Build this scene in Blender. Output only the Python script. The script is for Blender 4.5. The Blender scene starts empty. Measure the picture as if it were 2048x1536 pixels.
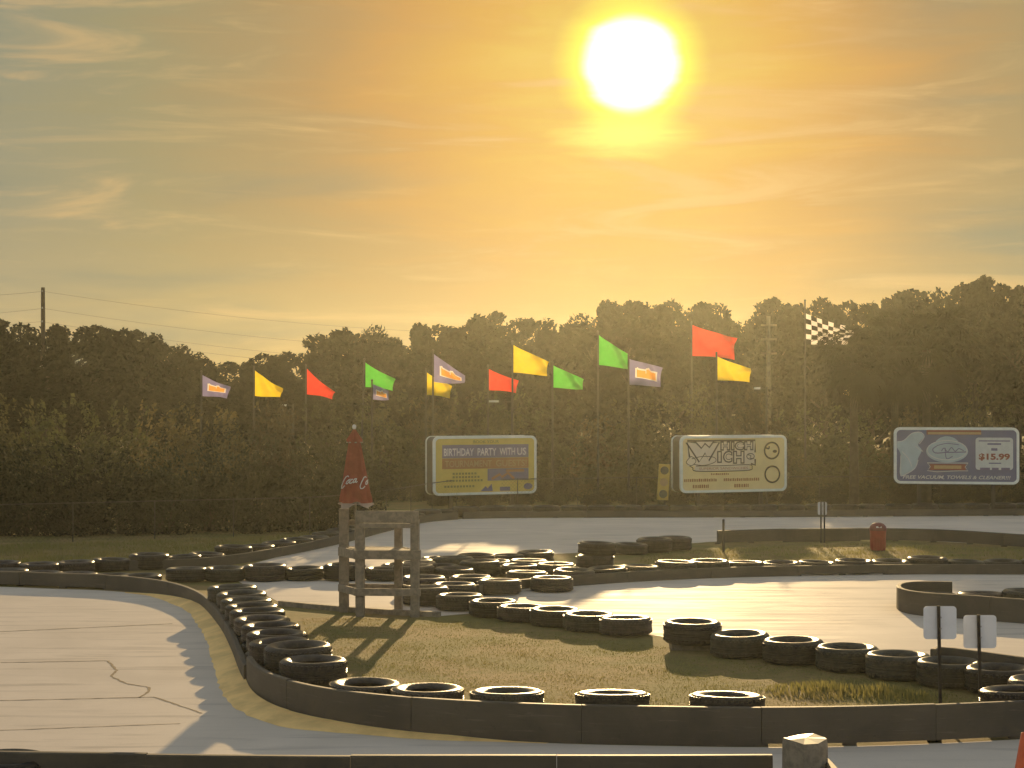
import bpy, bmesh, math, random
from mathutils import Vector, Matrix, Euler
from mathutils.geometry import tessellate_polygon

R = math.radians
S = bpy.context.scene
COL = S.collection

# ------------------------------------------------------------------ camera
W_PX, H_PX, F_PX = 2048.0, 1536.0, 3400.0
K = F_PX / 2700.0          # depths below are noted for a 2700 px lens
CAM_Z = 4.7
PITCH = math.atan((790.0 - 768.0) / F_PX)
cam_d = bpy.data.cameras.new('camera')
cam_d.sensor_fit = 'HORIZONTAL'; cam_d.sensor_width = 36.0
cam_d.lens = 36.0 * F_PX / W_PX
cam_d.clip_start = 0.1; cam_d.clip_end = 3000
cam = bpy.data.objects.new('camera', cam_d)
cam.location = (0, 0, CAM_Z)
cam.rotation_euler = (R(90) + PITCH, 0, 0)
COL.objects.link(cam)
S.camera = cam


def ray(px, py):
    x = (px - W_PX / 2) / F_PX
    z = -(py - H_PX / 2) / F_PX
    c, s = math.cos(PITCH), math.sin(PITCH)
    return Vector((x, c - z * s, s + z * c))


def G(px, py, z=0.0):
    """point of the horizontal plane at height z seen at a pixel of the photograph"""
    d = ray(px, py)
    t = (z - CAM_Z) / d.z
    return Vector((d.x * t, d.y * t, z))


def at(px, py, Y):
    d = ray(px, py)
    t = Y * K / d.y
    return Vector((d.x * t, Y * K, CAM_Z + d.z * t))


def lin(r, g, b):
    def f(c):
        c /= 255.0
        return c / 12.92 if c <= 0.04045 else ((c + 0.055) / 1.055) ** 2.4
    return (f(r), f(g), f(b), 1.0)


# ------------------------------------------------------------------ sun, sky, exposure
SUN_DIR = ray(1262, 128).normalized()
sun_d = bpy.data.lights.new('sun', 'SUN')
sun_d.energy = 5.0
sun_d.color = (1.0, 0.70, 0.34)
sun_d.angle = R(0.5)
sun = bpy.data.objects.new('sun', sun_d)
sun.rotation_euler = SUN_DIR.to_track_quat('Z', 'Y').to_euler()
sun.location = (0, 0, 40)
COL.objects.link(sun)

S.view_settings.view_transform = 'Standard'
S.view_settings.look = 'None'
S.view_settings.gamma = 1.0
S.view_settings.exposure = 0.30
S.cycles.use_denoising = True
S.cycles.max_bounces = 6
S.cycles.diffuse_bounces = 3
S.cycles.glossy_bounces = 3
S.cycles.transmission_bounces = 4
S.cycles.sample_clamp_indirect = 4.0
S.cycles.blur_glossy = 0.0

world = bpy.data.worlds.new('World')
S.world = world
world.use_nodes = True


class NT:
    def __init__(self, tree):
        self.t = tree; self.n = tree.nodes; self.l = tree.links

    def new(self, kind, **kw):
        nd = self.n.new(kind)
        for k, v in kw.items():
            setattr(nd, k, v)
        return nd

    def put(self, sock, v):
        if hasattr(v, 'is_output') or isinstance(v, bpy.types.NodeSocket):
            self.l.new(v, sock)
        else:
            sock.default_value = v

    def math(self, op, a, b=None, c=None, clamp=False):
        nd = self.new('ShaderNodeMath', operation=op, use_clamp=clamp)
        self.put(nd.inputs[0], a)
        if b is not None: self.put(nd.inputs[1], b)
        if c is not None: self.put(nd.inputs[2], c)
        return nd.outputs[0]

    def ramp(self, fac, stops, interp='LINEAR'):
        nd = self.new('ShaderNodeValToRGB')
        cr = nd.color_ramp; cr.interpolation = interp
        while len(cr.elements) > 1: cr.elements.remove(cr.elements[-1])
        cr.elements[0].position = stops[0][0]; cr.elements[0].color = stops[0][1]
        for p, c in stops[1:]:
            e = cr.elements.new(p); e.color = c
        self.put(nd.inputs[0], fac)
        return nd.outputs[0]

    def mix(self, fac, a, b, mode='MIX'):
        nd = self.new('ShaderNodeMix', data_type='RGBA', blend_type=mode)
        self.put(nd.inputs['Factor'], fac)
        self.put(nd.inputs[6], a); self.put(nd.inputs[7], b)
        return nd.outputs[2]

    def maprange(self, v, a, b, c=0.0, d=1.0, smooth=True):
        nd = self.new('ShaderNodeMapRange')
        if smooth: nd.interpolation_type = 'SMOOTHSTEP'
        self.put(nd.inputs[0], v)
        for i, x in enumerate((a, b, c, d)): nd.inputs[i + 1].default_value = x
        return nd.outputs[0]

    def noise(self, vec, scale, detail=6, rough=0.55, dist=0.0):
        nd = self.new('ShaderNodeTexNoise')
        if vec is not None: self.l.new(vec, nd.inputs['Vector'])
        nd.inputs['Scale'].default_value = scale; nd.inputs['Detail'].default_value = detail
        nd.inputs['Roughness'].default_value = rough; nd.inputs['Distortion'].default_value = dist
        return nd.outputs[0]

    def mapping(self, vec, loc=(0, 0, 0), rot=(0, 0, 0), scale=(1, 1, 1)):
        nd = self.new('ShaderNodeMapping')
        self.l.new(vec, nd.inputs[0])
        nd.inputs[1].default_value = loc; nd.inputs[2].default_value = rot; nd.inputs[3].default_value = scale
        return nd.outputs[0]


def g4(v): return (v, v, v, 1.0)


wn = NT(world.node_tree)
for nd in list(wn.n): wn.n.remove(nd)
tc = wn.new('ShaderNodeTexCoord')
vdir = wn.new('ShaderNodeVectorMath', operation='NORMALIZE')
wn.l.new(tc.outputs['Generated'], vdir.inputs[0])
vd = vdir.outputs[0]
dt = wn.new('ShaderNodeVectorMath', operation='DOT_PRODUCT')
wn.l.new(vd, dt.inputs[0]); dt.inputs[1].default_value = SUN_DIR
ang = wn.math('MULTIPLY', wn.math('ARCCOSINE', wn.math('MINIMUM', dt.outputs['Value'], 1.0)), K)
sep = wn.new('ShaderNodeSeparateXYZ'); wn.l.new(vd, sep.inputs[0])
elev = wn.math('MULTIPLY', sep.outputs[2], K)
# cirrus: streaks drawn out along the horizon and tilted a little
m1 = wn.mapping(vd, rot=(0, R(-40), 0), scale=(5.0 * K, 5.0 * K, 34.0 * K))
m2 = wn.mapping(vd, loc=(3.1, 0, 1.7), rot=(0, R(-38), 0), scale=(11.0 * K, 11.0 * K, 95.0 * K))
m3 = wn.mapping(vd, loc=(7.3, 2, 4.7), rot=(0, R(-26), 0), scale=(2.2 * K, 2.2 * K, 11.0 * K))
n1 = wn.noise(m1, 1.0, 7, 0.55, 0.9)
n2 = wn.noise(m2, 1.0, 6, 0.6, 0.5)
n3 = wn.noise(m3, 1.0, 4, 0.5, 0.4)
wob = wn.math('MULTIPLY', wn.math('SUBTRACT', n1, 0.5), 0.013)
ang_w = wn.math('ADD', ang, wob)
ang2 = wn.math('ADD', ang, wn.math('MULTIPLY', wn.math('SUBTRACT', n1, 0.5), 0.14))
def tint(c, m): return (c[0] * m[0], c[1] * m[1], c[2] * m[2], 1.0)


base = wn.ramp(wn.math('DIVIDE', ang2, 1.6), [
    (0.0, tint(lin(254, 226, 128), (0.72, 0.66, 0.48))), (0.055 / 1.6, tint(lin(250, 214, 114), (0.70, 0.64, 0.48))),
    (0.11 / 1.6, tint(lin(247, 200, 106), (0.68, 0.60, 0.50))), (0.165 / 1.6, tint(lin(240, 188, 108), (0.64, 0.59, 0.58))),
    (0.215 / 1.6, tint(lin(214, 172, 110), (0.65, 0.65, 0.70))), (0.27 / 1.6, tint(lin(192, 162, 112), (0.70, 0.74, 0.80))),
    (0.36 / 1.6, tint(lin(174, 160, 118), (0.74, 0.79, 0.86))), (0.5 / 1.6, tint(lin(156, 154, 132), (0.80, 0.86, 0.90))),
    (0.85 / 1.6, lin(186, 190, 188)), (1.0, lin(198, 204, 208))])
# brighter, yellower band over the horizon
hz = wn.math('POWER', 2.718, wn.math('DIVIDE', wn.math('MAXIMUM', elev, 0.0), -0.075))
hz = wn.math('MULTIPLY', hz, wn.maprange(ang, 0.25, 1.5, 0.9, 0.35))
base = wn.mix(hz, base, lin(226, 187, 116))
# light and dark streaks
lite = wn.maprange(n1, 0.52, 0.72)
dark = wn.maprange(n3, 0.48, 0.70)
fine = wn.maprange(n2, 0.50, 0.75)
far = wn.maprange(ang, 0.10, 0.34)
base = wn.mix(wn.math('MULTIPLY', wn.math('MULTIPLY', dark, far), 0.80), base, lin(116, 130, 118))
base = wn.mix(wn.math('MULTIPLY', lite, 0.50), base, lin(226, 184, 122))
base = wn.mix(wn.math('MULTIPLY', fine, 0.14), base, lin(232, 190, 124))
# aureole of the sun behind thin cloud, then the sun itself
halo = wn.maprange(ang_w, 0.060, 0.030)
base = wn.mix(wn.math('MULTIPLY', halo, 0.96), base, (1.05, 0.98, 0.10, 1.0))
low = wn.new('ShaderNodeVectorMath', operation='SUBTRACT')
wn.l.new(vd, low.inputs[0]); low.inputs[1].default_value = ray(1250, 270).normalized()
low2 = wn.new('ShaderNodeVectorMath', operation='MULTIPLY')
wn.l.new(low.outputs[0], low2.inputs[0]); low2.inputs[1].default_value = (0.60 * K, 0.60 * K, 1.7 * K)
low3 = wn.new('ShaderNodeVectorMath', operation='LENGTH'); wn.l.new(low2.outputs[0], low3.inputs[0])
lang = low3.outputs['Value']
lfac = wn.math('MULTIPLY', wn.maprange(wn.math('ADD', lang, wn.math('MULTIPLY', wn.math('SUBTRACT', n2, 0.5), 0.035)), 0.036, 0.000), 0.75)
base = wn.mix(lfac, base, lin(255, 250, 120))
core = wn.maprange(ang_w, 0.0405, 0.025)
base = wn.mix(core, base, (1.6, 1.55, 1.45, 1.0))
bg1 = wn.new('ShaderNodeBackground'); wn.l.new(base, bg1.inputs[0]); bg1.inputs[1].default_value = 0.82
# overhead the plain twilight sky takes over
sky = wn.new('ShaderNodeTexSky', sky_type='NISHITA', sun_disc=False)
sky.sun_elevation = math.asin(SUN_DIR.z); sky.sun_rotation = math.atan2(SUN_DIR.x, SUN_DIR.y)
bg2 = wn.new('ShaderNodeBackground'); wn.l.new(sky.outputs[0], bg2.inputs[0]); bg2.inputs[1].default_value = 0.10
mx = wn.new('ShaderNodeMixShader')
wn.l.new(wn.maprange(elev, 0.40, 0.80, 0.0, 0.6), mx.inputs[0])
wn.l.new(bg1.outputs[0], mx.inputs[1]); wn.l.new(bg2.outputs[0], mx.inputs[2])
wo = wn.new('ShaderNodeOutputWorld'); wn.l.new(mx.outputs[0], wo.inputs[0])
world.cycles.sampling_method = 'MANUAL'
world.cycles.sample_map_resolution = 1024


# ------------------------------------------------------------------ materials
def mat(name, color, rough=0.7, spec=0.4, var=0.18, scale=6.0, bump=0.0, bscale=40.0, metal=0.0,
        color2=None, transl=0.0, coords='Object', vary=0.0):
    m = bpy.data.materials.new(name); m.use_nodes = True
    t = NT(m.node_tree)
    p = t.n['Principled BSDF']; out = t.n['Material Output']
    tcx = t.new('ShaderNodeTexCoord')
    v = tcx.outputs[coords]
    c = color if len(color) == 4 else (*color, 1.0)
    if color2 is not None: c2 = color2 if len(color2) == 4 else (*color2, 1.0)
    else: c2 = (c[0] * (1 - var), c[1] * (1 - var), c[2] * (1 - var), 1.0)
    n = t.noise(v, scale, 6, 0.6, 0.3)
    col = t.mix(t.maprange(n, 0.35, 0.65), c, c2)
    if vary > 0:
        oi = t.new('ShaderNodeObjectInfo')
        hs = t.new('ShaderNodeHueSaturation'); t.l.new(col, hs.inputs['Color'])
        t.l.new(t.maprange(oi.outputs['Random'], 0.0, 1.0, 1.0 - vary, 1.0 + vary, False), hs.inputs['Value'])
        t.l.new(t.maprange(t.math('FRACT', t.math('MULTIPLY', oi.outputs['Random'], 7.31)), 0.0, 1.0, 0.47, 0.53, False), hs.inputs['Hue'])
        col = hs.outputs[0]
    t.l.new(col, p.inputs['Base Color'])
    p.inputs['Roughness'].default_value = rough
    p.inputs['Specular IOR Level'].default_value = spec
    p.inputs['Metallic'].default_value = metal
    if bump > 0:
        b = t.new('ShaderNodeBump'); b.inputs['Strength'].default_value = bump
        b.inputs['Distance'].default_value = 0.02
        t.l.new(t.noise(v, bscale, 5, 0.6), b.inputs['Height'])
        t.l.new(b.outputs[0], p.inputs['Normal'])
    if transl > 0:
        tr = t.new('ShaderNodeBsdfTranslucent'); t.l.new(col, tr.inputs[0])
        mxs = t.new('ShaderNodeMixShader'); mxs.inputs[0].default_value = transl
        t.l.new(p.outputs[0], mxs.inputs[1]); t.l.new(tr.outputs[0], mxs.inputs[2])
        t.l.new(mxs.outputs[0], out.inputs[0])
    return m


M = {}
M['rubber'] = mat('tyre_rubber', (0.032, 0.028, 0.022), 0.36, 0.14, 0.3, 9, 0.25, 60, color2=(0.060, 0.050, 0.036), vary=0.4)
M['wall'] = mat('barrier_board', (0.080, 0.067, 0.048), 0.62, 0.3, 0.3, 3, 0.3, 30, color2=(0.105, 0.086, 0.060), coords='Generated')
M['wood'] = mat('weathered_timber', (0.30, 0.25, 0.18), 0.75, 0.3, 0.35, 8, 0.3, 50)
M['steel_dark'] = mat('dark_steel', (0.035, 0.028, 0.022), 0.6, 0.4)
M['steel'] = mat('galvanised_steel', (0.30, 0.29, 0.27), 0.5, 0.5, 0.15, metal=0.3)
M['alu'] = mat('sign_back_aluminium', (0.80, 0.81, 0.82), 0.5, 0.5, 0.08, 4)
M['pole_wood'] = mat('utility_pole_wood', (0.085, 0.060, 0.040), 0.8, 0.2, 0.3, 5)
M['pole_pale'] = mat('pale_pole_wood', (0.20, 0.16, 0.11), 0.8, 0.2, 0.3, 5)
M['red_cloth'] = mat('umbrella_red', (0.34, 0.085, 0.048), 0.8, 0.2, 0.25, 5, transl=0.15)
M['white_paint'] = mat('white_lettering', (0.72, 0.70, 0.66), 0.6, 0.3, 0.1)
M['trim_grey'] = mat('umbrella_trim', (0.42, 0.34, 0.28), 0.7, 0.2, 0.2)
M['bin_red'] = mat('bin_red_plastic', (0.34, 0.04, 0.03), 0.5, 0.4, 0.2)
M['bin_dark'] = mat('bin_lid', (0.20, 0.04, 0.035), 0.5, 0.4, 0.2)
M['cone'] = mat('cone_orange', (0.62, 0.11, 0.03), 0.55, 0.4, 0.15)
M['signal_yellow'] = mat('signal_yellow', (0.52, 0.38, 0.10), 0.6, 0.3, 0.15)
M['lens'] = mat('signal_lens', (0.09, 0.08, 0.045), 0.35, 0.5, 0.3)
M['lens_green'] = mat('signal_lens_green', (0.06, 0.085, 0.055), 0.35, 0.5, 0.3)
M['frame'] = mat('sign_frame', (0.74, 0.78, 0.70), 0.5, 0.4, 0.1)
M['van'] = mat('van_paint', (0.75, 0.74, 0.70), 0.35, 0.5, 0.05)
M['glass'] = mat('dark_glass', (0.03, 0.035, 0.04), 0.15, 0.6, 0.1)
for k, c, tr in (('flag_red', (0.80, 0.045, 0.030), 0.62), ('flag_yellow', (0.85, 0.62, 0.03), 0.62),
                 ('flag_green', (0.09, 0.52, 0.06), 0.62), ('flag_blue', (0.23, 0.21, 0.40), 0.6),
                 ('flag_orange', (0.88, 0.38, 0.08), 0.62), ('flag_white', (0.85, 0.78, 0.72), 0.62),
                 ('flag_black', (0.02, 0.018, 0.016), 0.2)):
    M[k] = mat(k, c, 0.85, 0.1, 0.08, 3, transl=tr)
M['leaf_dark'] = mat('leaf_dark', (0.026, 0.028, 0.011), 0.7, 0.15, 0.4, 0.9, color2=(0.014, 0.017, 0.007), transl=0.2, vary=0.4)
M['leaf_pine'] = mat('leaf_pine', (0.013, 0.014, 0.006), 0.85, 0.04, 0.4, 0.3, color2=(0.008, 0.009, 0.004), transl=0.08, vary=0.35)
M['leaf_olive'] = mat('leaf_olive', (0.085, 0.080, 0.028), 0.7, 0.2, 0.4, 0.8, color2=(0.042, 0.044, 0.017), transl=0.4, vary=0.55)
M['leaf_brown'] = mat('leaf_brown', (0.105, 0.075, 0.030), 0.7, 0.2, 0.4, 0.8, color2=(0.052, 0.042, 0.018), transl=0.4, vary=0.5)
M['palm'] = mat('palm_leaf', (0.020, 0.020, 0.008), 0.85, 0.05, 0.4, 1.0, color2=(0.020, 0.021, 0.008), transl=0.2)
M['cut'] = mat('sunlit_cut_timber', (0.55, 0.45, 0.28), 0.4, 0.6, 0.15)  # paler, glossier than the trunk: sunlight on the top put into the colour
M['bark'] = mat('bark', (0.060, 0.045, 0.030), 0.85, 0.2, 0.4, 4, 0.4, 20)
M['grass'] = mat('grass_blades', (0.23, 0.22, 0.065), 0.6, 0.3, 0.4, 0.35, color2=(0.29, 0.24, 0.085), transl=0.5)


def ground_material():
    m = bpy.data.materials.new('dry_grass_ground'); m.use_nodes = True
    t = NT(m.node_tree); p = t.n['Principled BSDF']
    v = t.new('ShaderNodeTexCoord').outputs['Object']
    n1 = t.noise(v, 0.55, 6, 0.6, 0.5); n2 = t.noise(v, 6.0, 6, 0.7); n3 = t.noise(v, 28.0, 4, 0.7)
    c = t.mix(t.maprange(n1, 0.36, 0.64), (0.17, 0.150, 0.045, 1), (0.27, 0.19, 0.08, 1))
    c = t.mix(t.maprange(n2, 0.45, 0.75), c, (0.15, 0.125, 0.045, 1))
    c = t.mix(t.math('MULTIPLY', t.maprange(n3, 0.55, 0.8), 0.5), c, (0.25, 0.19, 0.09, 1))
    t.l.new(c, p.inputs['Base Color']); p.inputs['Roughness'].default_value = 0.9
    p.inputs['Specular IOR Level'].default_value = 0.15
    b = t.new('ShaderNodeBump'); b.inputs['Strength'].default_value = 0.6; b.inputs['Distance'].default_value = 0.04
    t.l.new(t.noise(v, 9.0, 6, 0.75), b.inputs['Height']); t.l.new(b.outputs[0], p.inputs['Normal'])
    return m


def track_material():
    m = bpy.data.materials.new('track_concrete'); m.use_nodes = True
    t = NT(m.node_tree); p = t.n['Principled BSDF']
    v = t.new('ShaderNodeTexCoord').outputs['Object']
    n1 = t.noise(v, 0.4, 6, 0.6, 0.6)
    st = t.noise(t.mapping(v, rot=(0, 0, R(8)), scale=(0.35, 3.0, 1.0)), 1.0, 7, 0.65, 0.4)
    n3 = t.noise(v, 45.0, 4, 0.7)
    c = t.mix(t.maprange(n1, 0.3, 0.7), (0.69, 0.60, 0.49, 1), (0.61, 0.53, 0.43, 1))
    c = t.mix(t.math('MULTIPLY', t.maprange(st, 0.5, 0.72), 0.45), c, (0.30, 0.26, 0.22, 1))
    c = t.mix(t.math('MULTIPLY', t.maprange(n3, 0.5, 0.8), 0.3), c, (0.27, 0.25, 0.22, 1))
    t.l.new(c, p.inputs['Base Color'])
    t.l.new(t.maprange(st, 0.3, 0.7, 0.56, 0.72), p.inputs['Roughness'])
    p.inputs['Specular IOR Level'].default_value = 0.015
    b = t.new('ShaderNodeBump'); b.inputs['Strength'].default_value = 0.25; b.inputs['Distance'].default_value = 0.01
    t.l.new(t.noise(v, 60.0, 4, 0.7), b.inputs['Height']); t.l.new(b.outputs[0], p.inputs['Normal'])
    return m


def wall_material():
    m = bpy.data.materials.new('scuffed_barrier_board'); m.use_nodes = True
    t = NT(m.node_tree); p = t.n['Principled BSDF']
    v = t.new('ShaderNodeTexCoord').outputs['Object']
    n1 = t.noise(v, 0.8, 5, 0.6, 0.4)
    sc = t.noise(t.mapping(v, scale=(1.6, 1.6, 26.0)), 1.0, 6, 0.7, 0.3)
    sp = t.noise(v, 14.0, 5, 0.7)
    c = t.mix(t.maprange(n1, 0.35, 0.65), (0.074, 0.062, 0.045, 1), (0.105, 0.086, 0.060, 1))
    c = t.mix(t.math('MULTIPLY', t.maprange(sc, 0.56, 0.74), 0.55), c, (0.21, 0.175, 0.125, 1))
    c = t.mix(t.math('MULTIPLY', t.maprange(sp, 0.55, 0.75), 0.5), c, (0.045, 0.038, 0.03, 1))
    t.l.new(c, p.inputs['Base Color']); p.inputs['Roughness'].default_value = 0.65
    p.inputs['Specular IOR Level'].default_value = 0.25
    b = t.new('ShaderNodeBump'); b.inputs['Strength'].default_value = 0.4; b.inputs['Distance'].default_value = 0.01
    t.l.new(sc, b.inputs['Height']); t.l.new(b.outputs[0], p.inputs['Normal'])
    return m


M['wall'] = wall_material()
M['ground'] = ground_material()
M['track'] = track_material()
M['kerb_paint'] = mat('kerb_yellow_paint', (0.95, 0.64, 0.24), 0.75, 0.3, 0.25, 1.5, 0.3, 30)
M['crack'] = mat('crack_filler', (0.16, 0.12, 0.08), 0.8, 0.2)
M['shoulder'] = mat('sand_shoulder', (0.40, 0.33, 0.24), 0.85, 0.2, 0.3, 4, 0.3, 30)


# ------------------------------------------------------------------ mesh helpers
class MB:
    def __init__(self):
        self.v = []; self.f = []; self.mi = []

    def add(self, verts, faces, mi=0):
        o = len(self.v)
        self.v += [tuple(x) for x in verts]
        self.f += [tuple(i + o for i in f) for f in faces]
        self.mi += [mi] * len(faces)

    def box(self, c, s, rz=0.0, mi=0, m=None):
        x, y, z = s[0] / 2, s[1] / 2, s[2] / 2
        pts = [Vector((a * x, b * y, d * z)) for d in (-1, 1) for b in (-1, 1) for a in (-1, 1)]
        mt = m if m is not None else Matrix.Rotation(rz, 3, 'Z')
        pts = [mt @ p + Vector(c) for p in pts]
        self.add(pts, [(0, 2, 3, 1), (4, 5, 7, 6), (0, 1, 5, 4), (2, 6, 7, 3), (0, 4, 6, 2), (1, 3, 7, 5)], mi)

    def beam(self, a, b, w, h, mi=0):
        """rectangular bar from a to b, w across, h high"""
        a, b = Vector(a), Vector(b)
        d = b - a; L = d.length; d.normalize()
        up = Vector((0, 0, 1)) if abs(d.z) < 0.9 else Vector((0, 1, 0))
        s = d.cross(up).normalized(); u = s.cross(d)
        self.box((a + b) / 2, (L, w, h), mi=mi, m=Matrix((d, s, u)).transposed())

    def tube(self, pts, r, n=6, mi=0, cap=True):
        pts = [Vector(p) for p in pts]
        rs = r if isinstance(r, (list, tuple)) else [r] * len(pts)
        rings = []
        for i, p in enumerate(pts):
            d = (pts[min(i + 1, len(pts) - 1)] - pts[max(i - 1, 0)]).normalized()
            up = Vector((0, 0, 1)) if abs(d.z) < 0.9 else Vector((1, 0, 0))
            s = d.cross(up).normalized(); u = s.cross(d)
            rings.append([p + (s * math.cos(2 * math.pi * k / n) + u * math.sin(2 * math.pi * k / n)) * rs[i] for k in range(n)])
        vs = [q for rg in rings for q in rg]; fs = []
        for i in range(len(pts) - 1):
            for k in range(n):
                fs.append((i * n + k, i * n + (k + 1) % n, (i + 1) * n + (k + 1) % n, (i + 1) * n + k))
        if cap:
            fs.append(tuple(range(n - 1, -1, -1))); fs.append(tuple((len(pts) - 1) * n + k for k in range(n)))
        self.add(vs, fs, mi)

    def lathe(self, prof, n=32, c=(0, 0, 0), closed=False, mi=0):
        vs = []; fs = []
        for r, z in prof:
            for k in range(n):
                a = 2 * math.pi * k / n
                vs.append((c[0] + r * math.cos(a), c[1] + r * math.sin(a), c[2] + z))
        m = len(prof)
        for i in range(m if closed else m - 1):
            j = (i + 1) % m
            for k in range(n):
                fs.append((i * n + k, i * n + (k + 1) % n, j * n + (k + 1) % n, j * n + k))
        self.add(vs, fs, mi)

    def build(self, name, mats, parent=None, smooth=None, loc=None):
        me = bpy.data.meshes.new(name)
        me.from_pydata(self.v, [], self.f)
        if not isinstance(mats, (list, tuple)): mats = [mats]
        for m in mats: me.materials.append(m)
        if len(mats) > 1: me.polygons.foreach_set('material_index', self.mi)
        if smooth is not None:
            me.polygons.foreach_set('use_smooth', [True] * len(me.polygons))
            me.set_sharp_from_angle(angle=R(smooth))
        me.update()
        return link(name, me, parent, loc)


def link(name, me, parent=None, loc=None):
    o = bpy.data.objects.new(name, me); COL.objects.link(o)
    if parent is not None: o.parent = parent
    if loc is not None: o.location = loc
    return o


def tag(o, label=None, cat=None, group=None, kind=None):
    if label: o['label'] = label
    if cat: o['category'] = cat
    if group: o['group'] = group
    if kind: o['kind'] = kind
    return o


def thing(name, loc, label, cat, group=None, rz=0.0):
    o = bpy.data.objects.new(name, None); COL.objects.link(o)
    o.location = loc; o.rotation_euler = (0, 0, rz); o.empty_display_size = 0.3
    return tag(o, label, cat, group)


def catmull(pts, step=0.3):
    """smooth curve through 2-D points, resampled at even spacing"""
    P = [Vector((p[0], p[1])) for p in pts]
    out = []
    for i in range(len(P) - 1):
        p0 = P[max(i - 1, 0)]; p1 = P[i]; p2 = P[i + 1]; p3 = P[min(i + 2, len(P) - 1)]
        for k in range(16):
            t = k / 16
            out.append(0.5 * ((2 * p1) + (p2 - p0) * t + (2 * p0 - 5 * p1 + 4 * p2 - p3) * t * t + (3 * p1 - p0 - 3 * p2 + p3) * t ** 3))
    out.append(P[-1])
    return resample(out, step)


def resample(pts, step):
    res = [pts[0].copy()]; need = step
    for a, b in zip(pts[:-1], pts[1:]):
        L = (b - a).length; pos = 0.0
        while L - pos >= need:
            pos += need
            res.append(a.lerp(b, pos / L)); need = step
        need -= (L - pos)
    if (res[-1] - pts[-1]).length > step * 0.4: res.append(pts[-1].copy())
    return res


def sheet(name, px, z, m, label=None, smooth=False, world_pts=None):
    if world_pts is None:
        P = [G(x, y, 0) for x, y in px]
        if smooth:
            Q = catmull([(p.x, p.y) for p in P], 0.4)
            P = [Vector((q.x, q.y, 0)) for q in Q]
    else:
        P = world_pts
    tri = tessellate_polygon([[Vector((p.x, p.y, 0)) for p in P]])
    fs = []
    for t in tri:
        a, b, c = (P[i] for i in t)
        fs.append(t if (b.x - a.x) * (c.y - a.y) - (b.y - a.y) * (c.x - a.x) > 0 else t[::-1])
    mb = MB(); mb.add([(p.x, p.y, z) for p in P], fs)
    o = mb.build(name, m); tag(o, kind='structure', label=label)
    return o


# ------------------------------------------------------------------ ground and track
mb = MB(); mb.add([(-1500, -200, 0), (1500, -200, 0), (1500, 2500, 0), (-1500, 2500, 0)], [(0, 1, 2, 3)])
tag(mb.build('ground', M['ground']), kind='structure', label='dry olive grass ground round the kart track')

near_edge = [(-500, 1166), (-200, 1170), (0, 1174), (110, 1178), (200, 1181), (280, 1188), (340, 1200), (392, 1224), (432, 1265), (456, 1310),
             (474, 1355), (498, 1398), (545, 1428), (640, 1453), (760, 1468), (900, 1478), (1100, 1487), (1300, 1492),
             (1550, 1495), (1800, 1490), (2048, 1479), (2400, 1462)]
ne = catmull([(G(x, y).x, G(x, y).y) for x, y in near_edge], 0.4)
P = [Vector((p.x, p.y, 0)) for p in ne] + [Vector((16, 22, 0)), Vector((16, 4, 0)), Vector((4.2, 4, 0)), G(1660, 1600), G(1000, 1595), G(0, 1590), G(-600, 1585)]
sheet('near_track', None, 0.004, M['track'], 'pale concrete kart track in the foreground', world_pts=P)
sheet('middle_track', [(440, 1147), (560, 1153), (700, 1152), (830, 1152), (848, 1185), (880, 1205), (960, 1190), (1100, 1170), (1300, 1158), (1500, 1150), (1800, 1145),
                       (2500, 1145), (2600, 1400), (2048, 1352), (1900, 1338), (1640, 1312), (1430, 1290), (1250, 1262), (1100, 1242), (960, 1226),
                       (870, 1233), (700, 1223), (575, 1213), (530, 1190), (480, 1165)], 0.004, M['track'], 'sunlit concrete kart track beyond the grass island')
sheet('far_track', [(400, 1142), (480, 1134), (560, 1113), (690, 1084), (780, 1060), (850, 1044), (920, 1038), (1050, 1036), (1400, 1035), (2600, 1028),
                    (2600, 1105), (2048, 1092), (1850, 1082), (1700, 1077), (1500, 1080), (1420, 1084), (1300, 1093), (1150, 1106), (1000, 1114), (850, 1120),
                    (700, 1144), (500, 1145)], 0.004, M['track'], 'shaded concrete kart track along the far barrier')


def ribbon(name, px, w, z, m, label, jit=0.0, seed=1):
    rnd = random.Random(seed)
    pts = [G(x, y) for x, y in px]
    pts = resample([Vector((p.x, p.y)) for p in pts], 0.12)
    mb = MB(); vs = []
    for i, p in enumerate(pts):
        d = (pts[min(i + 1, len(pts) - 1)] - pts[max(i - 1, 0)]).normalized()
        n = Vector((-d.y, d.x)); p = p + n * rnd.uniform(-jit, jit); ww = w * rnd.uniform(0.5, 1.3)
        vs += [(p.x + n.x * ww / 2, p.y + n.y * ww / 2, z), (p.x - n.x * ww / 2, p.y - n.y * ww / 2, z)]
    mb.add(vs, [(2 * i, 2 * i + 1, 2 * i + 3, 2 * i + 2) for i in range(len(pts) - 1)])
    return tag(mb.build(name, m), kind='structure', label=label)


ribbon('track_crack', [(-60, 1327), (0, 1326), (215, 1322), (229, 1337), (234, 1341), (222, 1353), (252, 1368), (297, 1375), (297, 1385), (278, 1396)], 0.045, 0.008, M['crack'], 'jagged crack across the near concrete track', 0.012, 1)
ribbon('track_crack', [(-60, 1403), (0, 1402), (310, 1395), (330, 1402), (405, 1428)], 0.04, 0.008, M['crack'], 'long crack ending at the shadowed corner of the near track', 0.012, 2)
ribbon('track_joint', [(-60, 1266), (0, 1264), (345, 1248)], 0.05, 0.008, M['crack'], 'straight joint in the near concrete track', 0.008, 3)
ribbon('track_joint', [(-60, 1464), (360, 1448)], 0.03, 0.008, M['crack'], 'faint joint near the dark foreground wall', 0.01, 4)

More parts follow.
